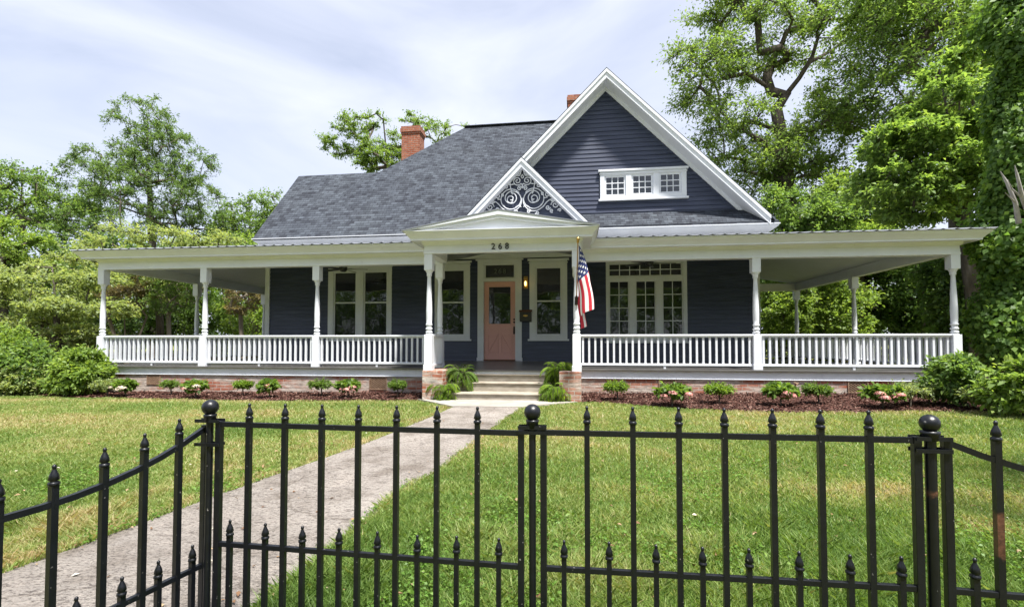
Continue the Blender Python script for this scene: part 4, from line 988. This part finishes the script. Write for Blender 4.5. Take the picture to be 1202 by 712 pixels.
def tree(name, label, cat_, base, blobs, n, clr, nspray, nleaf, L, W, mat, seed, tr=.16, flat=.6, droop=0, trunk=None, limbs=(), group=None, bark='bark', shell=.6, thin=.35, jit=.22, up=.6, extra=None, twig=True, lean=None):
    r = np.random.default_rng(seed); t_ = thing(name, base, label, cat_, group)
    vol = np.array([b[3]*b[4]*b[5] for b in blobs])**(2/3.); pk = r.choice(len(blobs), n, p=vol/vol.sum())
    B = np.array([blobs[i] for i in pk]); d = unit(r.normal(0, 1, (n, 3))); rad = r.uniform(0, 1, n)**(1/3*shell)
    C = B[:, :3] + d*B[:, 3:6]*rad[:, None]*.9; C[:, 2] = np.maximum(C[:, 2], base[2]+.25)
    out = d.copy(); out[:, 2] = out[:, 2]*.5 + .15
    # skeleton: trunk then limbs, then each cluster joins the nearest wood
    cen = np.average(B[:, :3], axis=0)
    if trunk is None:
        topz = max(b[2] + b[5]*.3 for b in blobs); q = Vector(base); k = 7; trunk = []
        for i in range(k+1):
            f_ = i/k; trunk.append(Vector((base[0] + (cen[0]-base[0])*f_**1.5 + r.normal(0, .03)*topz*.12*f_, base[1] + (cen[1]-base[1])*f_**1.5, base[2]-.1 + (topz-base[2])*f_)))
    nodes = []; par = []
    for i, p in enumerate(trunk): nodes.append(Vector(p)); par.append(i-1)
    fixed = []
    for lb in limbs:
        lb = [Vector(p) for p in lb]; j = min(range(len(nodes)), key=lambda q: (nodes[q]-lb[0]).length)
        for p in lb: nodes.append(p); par.append(j); j = len(nodes)-1
    NP = np.array([tuple(p) for p in nodes]); order = np.argsort(np.linalg.norm((C - np.array(base))*np.array([1, 1, .35]), axis=1))
    nodes_l = [np.array(p) for p in nodes]; rb = np.array(base); tips = {}
    for ci in order:
        c = C[ci]; A = np.array(nodes_l); dv = c - A; dist = np.linalg.norm(dv, axis=1)
        pen = dist*(1 + .7*np.clip(A[:, 2]-c[2]+.15*dist, 0, None)/(dist+.1)); pen[:1] += 1e3 if len(A) > 3 else 0
        j = int(np.argmin(pen)); a = A[j]; dj = dist[j]
        nseg = max(1, int(dj/max(.5, clr*1.0))); prev = j
        for s_ in range(1, nseg+1):
            f_ = s_/nseg; p = a + (c-a)*f_ + (r.normal(0, .035, 3)*dj if s_ < nseg else 0); p = p + np.array([0, 0, .12*dj*math.sin(math.pi*f_)])
            nodes_l.append(p); par.append(prev); prev = len(nodes_l)-1
        tips[ci] = prev
    m_ = len(nodes_l); w_ = np.zeros(m_); 
    for ci in tips: w_[tips[ci]] += 1
    for i in range(m_-1, -1, -1):
        if par[i] >= 0: w_[par[i]] += w_[i]
    # parents always have lower index: safe
    rt = tr/max(1, w_[0])**.52; rd = np.maximum(rt*w_**.52, clr*.008)
    kids = {}
    for i in range(m_):
        if par[i] >= 0: kids.setdefault(par[i], []).append(i)
    mb = MB(); stack = [0]
    while stack:
        i = stack.pop(); chain = [i] if par[i] < 0 else [par[i], i]
        while kids.get(chain[-1]):
            ks = sorted(kids[chain[-1]], key=lambda q: -w_[q]); stack += ks[1:]; chain.append(ks[0])
        if len(chain) > 1:
            rr_ = [rd[q] for q in chain]
            if par[i] >= 0: rr_[0] = min(rd[chain[0]], rd[chain[1]]*1.15)
            else: rr_[0] *= 1.35
            mb.tube([nodes_l[q] for q in chain], rr_, 8 if rr_[0] > .05 else 5, cap=False)
    mb.build('trunk', M[bark], t_, uv=False)
    V, rn, ends = spray_cloud(C, np.full(n, clr)*r.uniform(.7, 1.25, n), nspray, nleaf, L, W, seed+1, flat, out, droop, jit=jit, up=up)
    if twig:
        A = np.repeat(C, nspray, 0); np_mesh('twigs', twigs_np(A, ends.reshape(-1, 3), max(.004, clr*.011), .003), 4, M[bark], t_)
    np_mesh('crown', V, 4, mat, t_, rnd=rn)
    return t_
GZ = lambda x, y: g(x, y)
def T_(name, label, cat_, bx, Y, blobs, n, clr, ns, nl, L, W, mat, seed, **k):
    base = k.pop('base', None) or (px(bx, Y), Y, g(px(bx, Y), Y) if Y < 11 else .1)
    return tree(name, label, cat_, base, blobs, n, clr, ns, nl, L, W, mat if not isinstance(mat, str) else M[mat], seed, **k)
# --- left of the house
b = blob
T_('feathery_tree', 'tallest feathery tree against the sky left of the house, with an open pointed crown', 'tree', 180, 27,
   [b(172,148,27,40,34), b(172,210,27,50,50), b(180,180,27,30,50), b(128,198,27,42,34), b(212,190,27,38,34), b(175,225,27,70,45), b(95,240,27,40,30), b(235,245,27,35,35), b(170,285,27,95,35)],
   430, .55, 9, 13, .16, .05, 'leaf_pine', 101, tr=.24, flat=.8, droop=.15, group='trees left of the house', shell=.5)
T_('broadleaf_tree', 'dark green tree with airy top at the left edge of the photo', 'tree', 25, 25,
   [b(40,200,25,30,12), b(25,235,25,50,30), b(80,255,25,45,28), b(-10,280,25,50,50)], 120, .85, 9, 16, .17, .09, 'leaf_mid', 102, tr=.26, group='trees left of the house')
T_('broadleaf_tree', 'bright yellow green tree below the airy dark one at the far left edge', 'tree', 5, 19,
   [b(5,290,19,45,38), b(35,320,19,40,30), b(-20,330,19,40,50)], 85, .60, 9, 18, .13, .075, 'leaf_yel', 103, tr=.18, group='trees left of the house')
T_('dogwood_tree', 'pale green dogwood with flat layered branches beside the left end of the porch', 'tree', 70, 15.2,
   [b(60,335,15.2,60,12), b(20,350,15.2,45,10), b(95,362,15.2,50,10), b(50,385,15.2,60,12), b(105,325,15.2,30,9), b(10,315,15.2,40,10), b(90,392,15.2,40,12)],
   150, .48, 10, 17, .105, .065, 'leaf_pale', 104, tr=.12, flat=.22, up=1.6, group='trees left of the house')
T_('dogwood_tree', 'pale green layered tree showing just above the left porch roof', 'tree', 190, 18.5,
   [b(170,282,18.5,60,10), b(240,284,18.5,50,8), b(120,300,18.5,50,12), b(210,320,18.5,80,18), b(150,340,18.5,60,20)],
   120, .55, 9, 16, .11, .07, 'leaf_pale', 105, tr=.14, flat=.25, up=1.6, group='trees left of the house')
T_('broadleaf_tree', 'slender tree with thin sky showing through beside the left edge of the shingle roof', 'tree', 300, 30,
   [b(310,238,30,24,16), b(280,258,30,32,20), b(325,262,30,25,20), b(300,290,30,40,20), b(262,275,30,30,20)], 130, .80, 8, 13, .17, .08, 'leaf_mid', 106, tr=.2, group='trees left of the house')
for i, (x, Y, mt, lab) in enumerate([(150, 21, 'leaf_dark', 'dark green leafy tree seen between the first and second left porch columns'),
                                     (225, 22.5, 'leaf_mid', 'mid green leafy tree seen past the second left porch column'),
                                     (300, 21.5, 'leaf_yel', 'sunny yellow green tree seen beside the left corner of the navy wall'),
                                     (75, 21.5, 'leaf_mid', 'mid green tree standing behind the pale layered dogwood')]):
    T_('broadleaf_tree', lab, 'tree', x, Y, [b(x, 345, Y, 48, 45), b(x-15, 310, Y, 40, 30), b(x+12, 385, Y, 45, 30)], 95, .65, 9, 17, .14, .08, mt, 110+i, tr=.17, group='trees left of the house')
for i, (x, Y, lab) in enumerate([(148, 17.5, 'multi stemmed crape myrtle with bare trunks behind the first left porch bay'), (200, 17.8, 'crape myrtle with forked pale trunks behind the second left porch column'), (285, 18.2, 'crape myrtle with tangled pale stems behind the left corner of the house')]):
    rr = random.Random(50+i); c0 = pt(x, 440, Y); lm = []
    for s_ in range(4):
        a = rr.uniform(0, 6.28); e_ = rr.uniform(.5, 1.0); lm.append([(c0.x+math.cos(a)*.12, Y+math.sin(a)*.12, .3), (c0.x+math.cos(a)*e_*.5, Y+math.sin(a)*e_*.5, 1.2), (c0.x+math.cos(a)*e_, Y+math.sin(a)*e_, 2.3)])
    T_('crape_myrtle', lab, 'tree', x, Y, [b(x, 352, Y, 26, 16), b(x+8, 335, Y, 24, 12)], 60, .36, 8, 10, .08, .045, 'leaf_red' if i != 1 else 'leaf_mid', 120+i, tr=.085, limbs=lm, bark='bark_pale', group='crape myrtles behind the left porch',
       trunk=[(c0.x, Y, 0), (c0.x+.02, Y, .5), (c0.x-.1, Y, 1.5), (c0.x-.15, Y, 2.4)])
# --- behind the roof
T_('umbrella_tree', 'tree with flat airy pads of foliage rising behind the red brick chimney', 'tree', 468, 33,
   [b(398,172,33,24,9), b(418,150,33,26,10), b(436,176,33,26,8), b(452,192,33,34,12), b(490,142,33,18,10), b(512,158,33,26,9), b(546,148,33,8,4), b(440,140,33,16,6), b(468,165,33,20,10), b(425,192,33,20,8), b(475,188,33,20,10)],
   170, .55, 9, 13, .14, .075, 'leaf_oak', 130, tr=.22, flat=.35, up=1.2, group=None)
# --- right of the house
def L3(pts, Y, dy=0): return [pt(x, y, Y + dy*i/len(pts)) for i, (x, y) in enumerate(pts)]
T_('oak_tree', 'large oak with bare forking limbs towering right of the gable', 'tree', 926, 24,
   [b(890,50,24,60,32,3), b(830,95,24,46,36,3), b(840,8,24,36,16,2), b(805,75,24,22,22), b(985,25,24,55,40,3), b(862,150,24,52,28,3), b(950,165,24,48,34,3), b(930,215,24,50,26), b(1000,110,24,40,34,3), b(900,-25,24,80,22,3), b(830,190,24,26,20), b(975,205,24,30,28), b(880,225,24,40,30), b(900,190,24,40,22,3)],
   440, .85, 9, 13, .15, .070, 'leaf_oak', 140, jit=.3, tr=.42, trunk=L3([(928,402),(926,330),(925,250),(922,200),(918,165),(911,128)], 24), shell=.75,
   limbs=[L3([(922,112),(938,92),(953,68),(960,45),(975,20),(990,-10)], 24, -1.5), L3([(905,108),(900,92),(906,72),(918,52),(935,38)], 24, 1.2), L3([(898,100),(876,86),(850,92),(828,78)], 24, -1), L3([(905,150),(880,142),(845,152),(812,160)], 24, 1.5), L3([(930,152),(955,140),(985,118)], 24, 1), L3([(928,210),(950,190),(975,185)], 24, -1), L3([(948,75),(975,60),(1000,40)], 24, 2)])
T_('tall_tree', 'tall spreading tree filling the top right sky with slanting limbs', 'tree', 1125, 21,
   [b(1050,55,21,55,34,3), b(1120,15,21,70,30,3), b(1035,120,21,48,30,3), b(1185,30,21,50,45,3), b(1090,140,21,40,26,3), b(1150,90,21,40,40,3), b(1075,-10,21,70,20,3), b(1210,110,21,30,60,3), b(1020,5,21,40,22,3)],
   380, .82, 9, 13, .15, .068, 'leaf_core', 141, jit=.3, tr=.36, shell=.75, trunk=L3([(1130,402),(1128,300),(1126,220),(1128,170),(1122,125)], 21), group='trees right of the house',
   limbs=[L3([(1124,105),(1140,75),(1165,50),(1190,20)], 21), L3([(1115,110),(1090,92),(1060,85),(1035,60)], 21, -1), L3([(1130,120),(1160,98),(1195,80)], 21, 1), L3([(1120,150),(1080,140),(1040,150)], 21, 1)])
T_('maple_tree', 'bright green layered tree overhanging the right end of the porch roof', 'tree', 1150, 14.2,
   [b(1055,168,14.2,42,18,1.4), b(1105,118,14.2,30,14,1.2), b(1110,200,14.2,52,20,1.5), b(1045,215,14.2,40,20,1.5), b(1150,150,14.2,34,22,1.5), b(1090,160,14.2,40,14,1.2), b(1080,240,14.2,40,18,1.2), b(1150,215,14.2,36,26,1.5), b(1120,80,14.2,26,12,1)],
   330, .38, 9, 14, .12, .068, 'leaf_maple', 142, tr=.18, flat=.35, droop=.25, up=1.2, group='trees right of the house')
T_('broadleaf_tree', 'mid green tree right behind the low corner of the gable roof', 'tree', 935, 19,
   [b(925,250,19,42,24), b(965,262,19,40,24), b(905,272,19,30,24), b(940,300,19,50,30)], 110, .60, 9, 17, .13, .075, 'leaf_mid', 143, tr=.18, group='trees right of the house')
T_('broadleaf_tree', 'yellow green tree rising above the middle of the right porch roof', 'tree', 1010, 20,
   [b(1000,225,20,40,22), b(1030,250,20,42,22), b(985,255,20,30,22), b(1010,295,20,50,30)], 110, .60, 9, 17, .14, .08, 'leaf_yel', 144, tr=.18, group='trees right of the house')
for i, (x, Y, mt, lab, dy) in enumerate([(915, 22, 'leaf_mid', 'mid green tree seen just right of the house wall under the porch roof', 0), (960, 21, 'leaf_yel', 'light green tree seen behind the back corner column of the right porch', 5),
                                     (1020, 20.5, 'leaf_mid', 'bushy green tree seen behind the far side column of the right porch', 0), (1080, 19.5, 'leaf_dark', 'dark glossy evergreen filling the outer bay of the right porch', 0),
                                     (1140, 15.5, 'leaf_dark', 'deep green evergreen just outside the right corner column', 10), (1180, 14.5, 'leaf_dark', 'dark evergreen mass behind the ivy trunk', 20)]):
    T_('broadleaf_tree', lab, 'tree', x, Y, [b(x, 345+dy, Y, 44, 45), b(x-15, 310+dy, Y, 36, 34), b(x+12, 390+dy, Y, 42, 36)], 110, .6, 9, 17, .13, .075, mt, 150+i, tr=.17, group='trees right of the house')
for i, (x, Y, lab) in enumerate([(918, 18.6, 'sunlit understory shrub just right of the navy wall behind the right porch'), (985, 18.9, 'sunlit understory shrub between the two far columns of the right porch')]):
    T_('understory_shrub', lab, 'shrub', x, Y, [b(x, 372, Y, 34, 34), b(x+10, 345, Y, 26, 20)], 80, .42, 8, 13, .11, .06, 'leaf_yel', 160+i, tr=.06, group='understory behind the right porch')
# ivy covered trunk with a dead limb
r8 = np.random.default_rng(80); bs = (px(1186, 10.6), 10.6, .1); t_ = thing('ivy_trunk', bs, 'thick trunk wrapped in dark ivy at the right edge with a broken bare limb', 'tree')
tp = [pt(1188, 430, 10.6), pt(1186, 340, 10.6), pt(1184, 250, 10.6), pt(1186, 160, 10.6), pt(1190, 60, 10.6), pt(1200, -30, 10.6)]
mb = MB(); mb.tube([Vector((tp[0].x, tp[0].y, .0))] + tp, [.30, .26, .24, .22, .19, .15, .1], 12); mb.build('trunk', M['bark'], t_, uv=False)
n = 26000; k_ = r8.uniform(0, 5, n); i0 = np.minimum(k_.astype(int), 4); tpn = np.array([tuple(p) for p in tp]); c_ = tpn[i0] + (tpn[i0+1]-tpn[i0])*(k_-i0)[:, None]
a_ = r8.uniform(0, 2*np.pi, n); rad_ = (.36 + .22*pnoise(k_*2.2, a_, 1.6, 4) + .10*(k_ < 2.5) )*r8.uniform(.55, 1.15, n); rad_ = np.clip(rad_, .2, .95)
P = c_ + np.stack([np.cos(a_)*rad_, np.sin(a_)*rad_, r8.uniform(-.2, .2, n)], 1); o_ = np.stack([np.cos(a_), np.sin(a_), np.full(n, .25)], 1)
D = unit(np.stack([r8.normal(0, .6, n), r8.normal(0, .6, n), -np.abs(r8.normal(.7, .4, n))], 1) + o_*.4); s_ = r8.uniform(.06, .13, n)
np_mesh('ivy', leaves(P, D, s_, s_*.85, nrm=o_ + r8.normal(0, .35, (n, 3))), 4, M['leaf_ivy'], t_, rnd=r8.uniform(0, 1, n))
mb = MB(); mb.tube([pt(1196, 262, 9.9), pt(1192, 238, 9.8), pt(1182, 214, 9.8), pt(1174, 201, 9.8)], [.045, .034, .026, .006], 7); mb.tube([pt(1212, 262, 9.9), pt(1200, 232, 9.7), pt(1194, 206, 9.6), pt(1191, 194, 9.6)], [.05, .036, .022, .005], 7); mb.tube([pt(1200, 232, 9.7), pt(1188, 222, 9.65), pt(1183, 211, 9.6)], [.02, .014, .004], 6); mb.tube([pt(1192, 238, 9.8), pt(1180, 226, 9.7)], [.018, .004], 6)
mb.build('dead_limb', M['deadwood'], t_, uv=False)

# --- far woods (read as one mass)
def woods(name, specs, seed, L, mat, n, sz=None):
    r = np.random.default_rng(seed); Cs = []
    for (x0, x1, Y0, Y1, z1) in specs:
        m = int(n*(x1-x0)/sum(s[1]-s[0] for s in specs)); x = r.uniform(x0, x1, m); y = r.uniform(Y0, Y1, m); top = z1*(1+.22*pnoise(x, y*.3, .35, seed+3))
        Cs.append(np.stack([x, y, top*r.uniform(0, 1, m)**.7], 1))
    C = np.concatenate(Cs); V, rn, _ = spray_cloud(C, np.full(len(C), L*7)*r.uniform(.6, 1.3, len(C)), 8, 10, L, L*.55, seed+1, .7)
    return tag(np_mesh(name, V, 4, mat, rnd=rn), kind='stuff')
woods('far_woods', [(-62, -14, 36, 42, 7.5), (-20, 12, 42, 48, 5), (8, 48, 33, 40, 8.5)], 200, .26, M['leaf_mid'], 1900)
woods('street_woods', [(-34, 34, -26, -20, 8.5)], 210, .34, M['leaf_dark'], 900)
for i, (x, y, h_) in enumerate([(-13, -11, 10), (-4, -14, 11.5), (6.5, -12, 10.5), (15, -9, 11)]):
    tree('street_tree', ['broad leafy tree across the street, furthest left', 'tall leafy tree across the street, left of the middle', 'leafy tree across the street, right of the middle', 'broad leafy tree across the street, furthest right'][i], 'tree', (x, y, 0),
         [(x, y, h_*.62, 3.2, 3.0, h_*.30), (x+1.2, y, h_*.45, 2.6, 2.4, 1.6), (x-1.4, y+.5, h_*.5, 2.4, 2.4, 1.8)], 70, .95, 8, 12, .26, .15, M['leaf_mid'], 220+i, tr=.25, twig=False, group='trees across the street')
tree('shade_tree', 'leafy tree beside the fence just outside the right of the photo', 'tree', (7.6, -.6, 0),
     [(6.3, 1.2, 7.2, 1.6, 1.3, 1.0), (7.9, .2, 7.8, 1.8, 1.6, 1.3)], 50, .62, 8, 11, .13, .08, M['leaf_mid'], 230, tr=.22)

# --- shrubs
def shrub(name, label, cat_, c, rx, ry, rz, n, clr, ns, nl, L, W, mat, seed, group=None, flat=.8, tr=.014, up=.5, tipmat=None, **k):
    t_ = tree(name, label, cat_, (c[0], c[1], c[2]), [(c[0], c[1], c[2]+rz*.62, rx, ry, rz*1.2)], n, clr, ns, nl, L, W, mat, seed, tr=tr, flat=flat, group=group, up=up, trunk=[(c[0], c[1], c[2]-.02), (c[0]+.01, c[1], c[2]+rz*.4), (c[0], c[1], c[2]+rz*.9)], **k)
    return t_
def gp3(x, Y): X_ = px(x, Y); return (X_, Y, g(X_, Y)+.03)
shrub('large_shrub', 'rounded glossy shrub with yellow green tips covering the left porch corner', 'shrub', gp3(96, 9.75), .62, .5, .62, 120, .20, 9, 13, .085, .042, M['leaf_yel'], 300, up=.3)
shrub('large_shrub', 'mid green shrub at the left edge of the photo beside the rounded one', 'shrub', gp3(36, 10.2), .80, .7, .66, 100, .28, 9, 12, .085, .045, M['leaf_mid'], 301, group='shrubs at the left edge')
shrub('large_shrub', 'pale low shrub spilling in front of the left edge shrubs', 'shrub', gp3(20, 9.9), .8, .5, .42, 60, .24, 9, 12, .08, .05, M['leaf_pale'], 302, group='shrubs at the left edge')
shrub('large_shrub', 'tall loose shrub rising behind the left edge shrubs', 'shrub', gp3(10, 12.2), 1.5, 1.0, .98, 110, .36, 9, 12, .10, .055, M['leaf_yel'], 303, group='shrubs at the left edge')
shrub('large_shrub', 'dark glossy camellia shrub in front of the right porch corner', 'shrub', gp3(1122, 8.75), .36, .36, .48, 75, .19, 9, 13, .085, .042, M['leaf_mid'], 304, up=.3)
shrub('large_shrub', 'bright yellow green shrub cut off by the right edge of the photo', 'shrub', gp3(1198, 7.9), .40, .38, .42, 60, .22, 8, 10, .095, .05, M['leaf_yel'], 305)
shrub('low_plant', 'pale variegated low plant left of the dark camellia', 'plant', gp3(1066, 8.75), .35, .22, .16, 26, .13, 8, 9, .05, .022, M['leaf_pale'], 306)
shrub('low_plant', 'small dark plant tucked against the camellia base on its left', 'plant', gp3(1088, 8.9), .26, .22, .20, 22, .14, 8, 9, .06, .03, M['leaf_dark'], 307)
shrub('low_plant', 'pale creeping plant at the right foot of the dark camellia', 'plant', gp3(1150, 8.35), .28, .2, .12, 22, .12, 8, 9, .05, .02, M['leaf_pale'], 308)
shrub('low_plant', 'small pale plant at the right foot of the rounded left shrub', 'plant', gp3(128, 9.5), .3, .2, .10, 20, .12, 8, 9, .05, .025, M['leaf_pale'], 309)
EV = [(202, 9.75, 11, 10, 'small evergreen shrub right of the leftmost foundation vent'), (286, 9.65, 12, 11.5, 'small upright evergreen between the second and third pink flower clumps from the left'), (378, 9.7, 15, 12, 'wide topped evergreen shrub below the third left porch column'),
      (467, 9.55, 11, 12, 'dense evergreen shrub just left of the left brick pier'), (724, 9.3, 14, 12, 'flat topped bright evergreen shrub nearest the right brick pier'), (843, 8.9, 17, 13, 'broad bright evergreen shrub left of the porch column beyond the flag'),
      (959, 8.9, 14, 10.5, 'low evergreen shrub beside the garden tap')]
for i, (x, Y, rx, ry, lab) in enumerate(EV):
    c = gp3(x, Y); s_ = Y*1.02/560
    shrub('evergreen_shrub', lab, 'shrub', c, rx*s_*(.78+.25*((i*37)%5)/5), rx*s_*.7, ry*s_*(.75+.25*((i*53)%7)/7), 30+3*i, .095, 7, 9, .042, .022, M['leaf_fern'] if i in (4, 5, 1) else M['leaf_hosta'], 320+i, group='small evergreens in the flower bed', up=.4)
HY = [(149, 9.5, 13, 6, 'leftmost flowering clump with cream heads left of the first vent'), (231, 9.3, 12, 7, 'pink and cream flowering clump below the second left porch column'), (317, 9.4, 11, 7, 'pink flowering clump left of the widest topped evergreen'),
      (409, 9.45, 12, 6.5, 'pink flowering clump left of the lattice vent by the left steps'), (788, 8.6, 18, 8, 'largest pink flowering clump in front of the lattice vent right of the steps'), (915, 8.7, 15, 7.5, 'pink flowering clump between the broad evergreen and the garden tap'),
      (1034, 8.55, 17, 8, 'rightmost pink flowering clump below the last foundation vent')]
for i, (x, Y, rx, ry, lab) in enumerate(HY):
    c = gp3(x, Y); s_ = Y*1.02/560
    t_ = shrub('hydrangea', lab, 'flowering plant', c, rx*s_*.9, rx*s_*.6, ry*s_*.62, 30, .10, 6, 6, .085, .055, M['leaf_hosta'], 340+i, group='flowering clumps in the bed', up=1.2)
    r = np.random.default_rng(360+i)
    for h_ in range(4 if i < 4 else 6):
        a = r.uniform(0, 6.28); cc = np.array([c[0] + rx*s_*r.uniform(-.85, .85), c[1] - rx*s_*r.uniform(.35, .95), c[2] + ry*s_*r.uniform(1.3, 2.1)]); m = 75
        d = unit(r.normal(0, 1, (m, 3))); d[:, 2] = np.abs(d[:, 2])*.8; P = cc + d*np.array([.075, .075, .055])*r.uniform(.85, 1.1); D = unit(np.cross(d, r.normal(0, 1, (m, 3))))
        np_mesh('flower_head', leaves(P-D*.011, D, np.full(m, .028), np.full(m, .026), nrm=d), 4, M['petal_w'] if (i == 0 or (i < 3 and h_ == 1)) else M['petal'], t_, rnd=r.uniform(0, 1, m))
# ferns flanking the steps
def fern(label, c, size, n, seed, mat):
    t_ = thing('fern', c, label, 'fern', 'ferns flanking the steps'); r = random.Random(seed); Vs = []; rn = []; mb = MB()
    for i in range(n):
        a = r.uniform(0, 6.28); el = r.uniform(-.1, 1.4); L = size*r.uniform(.65, 1.1); pos = Vector(c) + Vector((math.cos(a), math.sin(a), 0))*.05; d = Vector((math.cos(a)*math.cos(el), math.sin(a)*math.cos(el), math.sin(el))); pts = [pos.copy()]; ns_ = 13
        for k2 in range(ns_):
            d = (d + Vector((0, 0, -.20 - .03*k2/3))).normalized(); pos = pos + d*L/ns_; pos.z = max(pos.z, g(pos.x, pos.y)+.03 if pos.y < 9.2 else .12); pts.append(pos.copy())
        mb.tube(pts, [.004]*6 + [.0025]*(len(pts)-6), 4, cap=False); base_r = r.random()
        for k2 in range(1, len(pts)):
            t2_ = k2/(len(pts)-1); ll = size*.20*math.sin(math.pi*min(.98, t2_*.85+.12))**.8; dd = (pts[k2]-pts[k2-1]).normalized(); sdv = dd.cross(Vector((0,0,1)))
            sdv = sdv.normalized() if sdv.length > 1e-3 else Vector((1,0,0))
            for hlf in (0, .5):
                p = pts[k2-1].lerp(pts[k2], hlf)
                for sgn in (-1, 1):
                    D = (sdv*sgn + dd*.35 + Vector((0,0,-.25))).normalized(); Vs.append((p, D, ll)); rn.append(min(1, max(0, base_r*.6 + r.random()*.4)))
    mb.build('stems', M['leaf_mid'] if False else M['bark'], t_, uv=False)
    P = np.array([tuple(v[0]) for v in Vs]); D = np.array([tuple(v[1]) for v in Vs]); L = np.array([v[2] for v in Vs])
    np_mesh('fronds', leaves(P, D, L, np.full(len(L), size*.034), nrm=np.tile(np.array([[0,0,1.]]), (len(L), 1)) + rng.normal(0, .15, (len(L), 3))), 4, mat, t_, rnd=rn)
fern('shaded fern on the upper step beside the left brick pier', (px(541, 9.72), 9.72, .56), .50, 95, 1, M['leaf_hosta'])
fern('bright fern on the lower step in front of the left brick pier', (px(523, 9.35), 9.35, .26), .46, 110, 2, M['leaf_fern'])
fern('tall fern on the upper step beside the right brick pier', (px(657, 9.72), 9.72, .60), .50, 100, 3, M['leaf_fern'])
fern('trailing fern on the lower step in front of the right brick pier', (px(652, 9.32), 9.32, .28), .46, 110, 4, M['leaf_fern'])
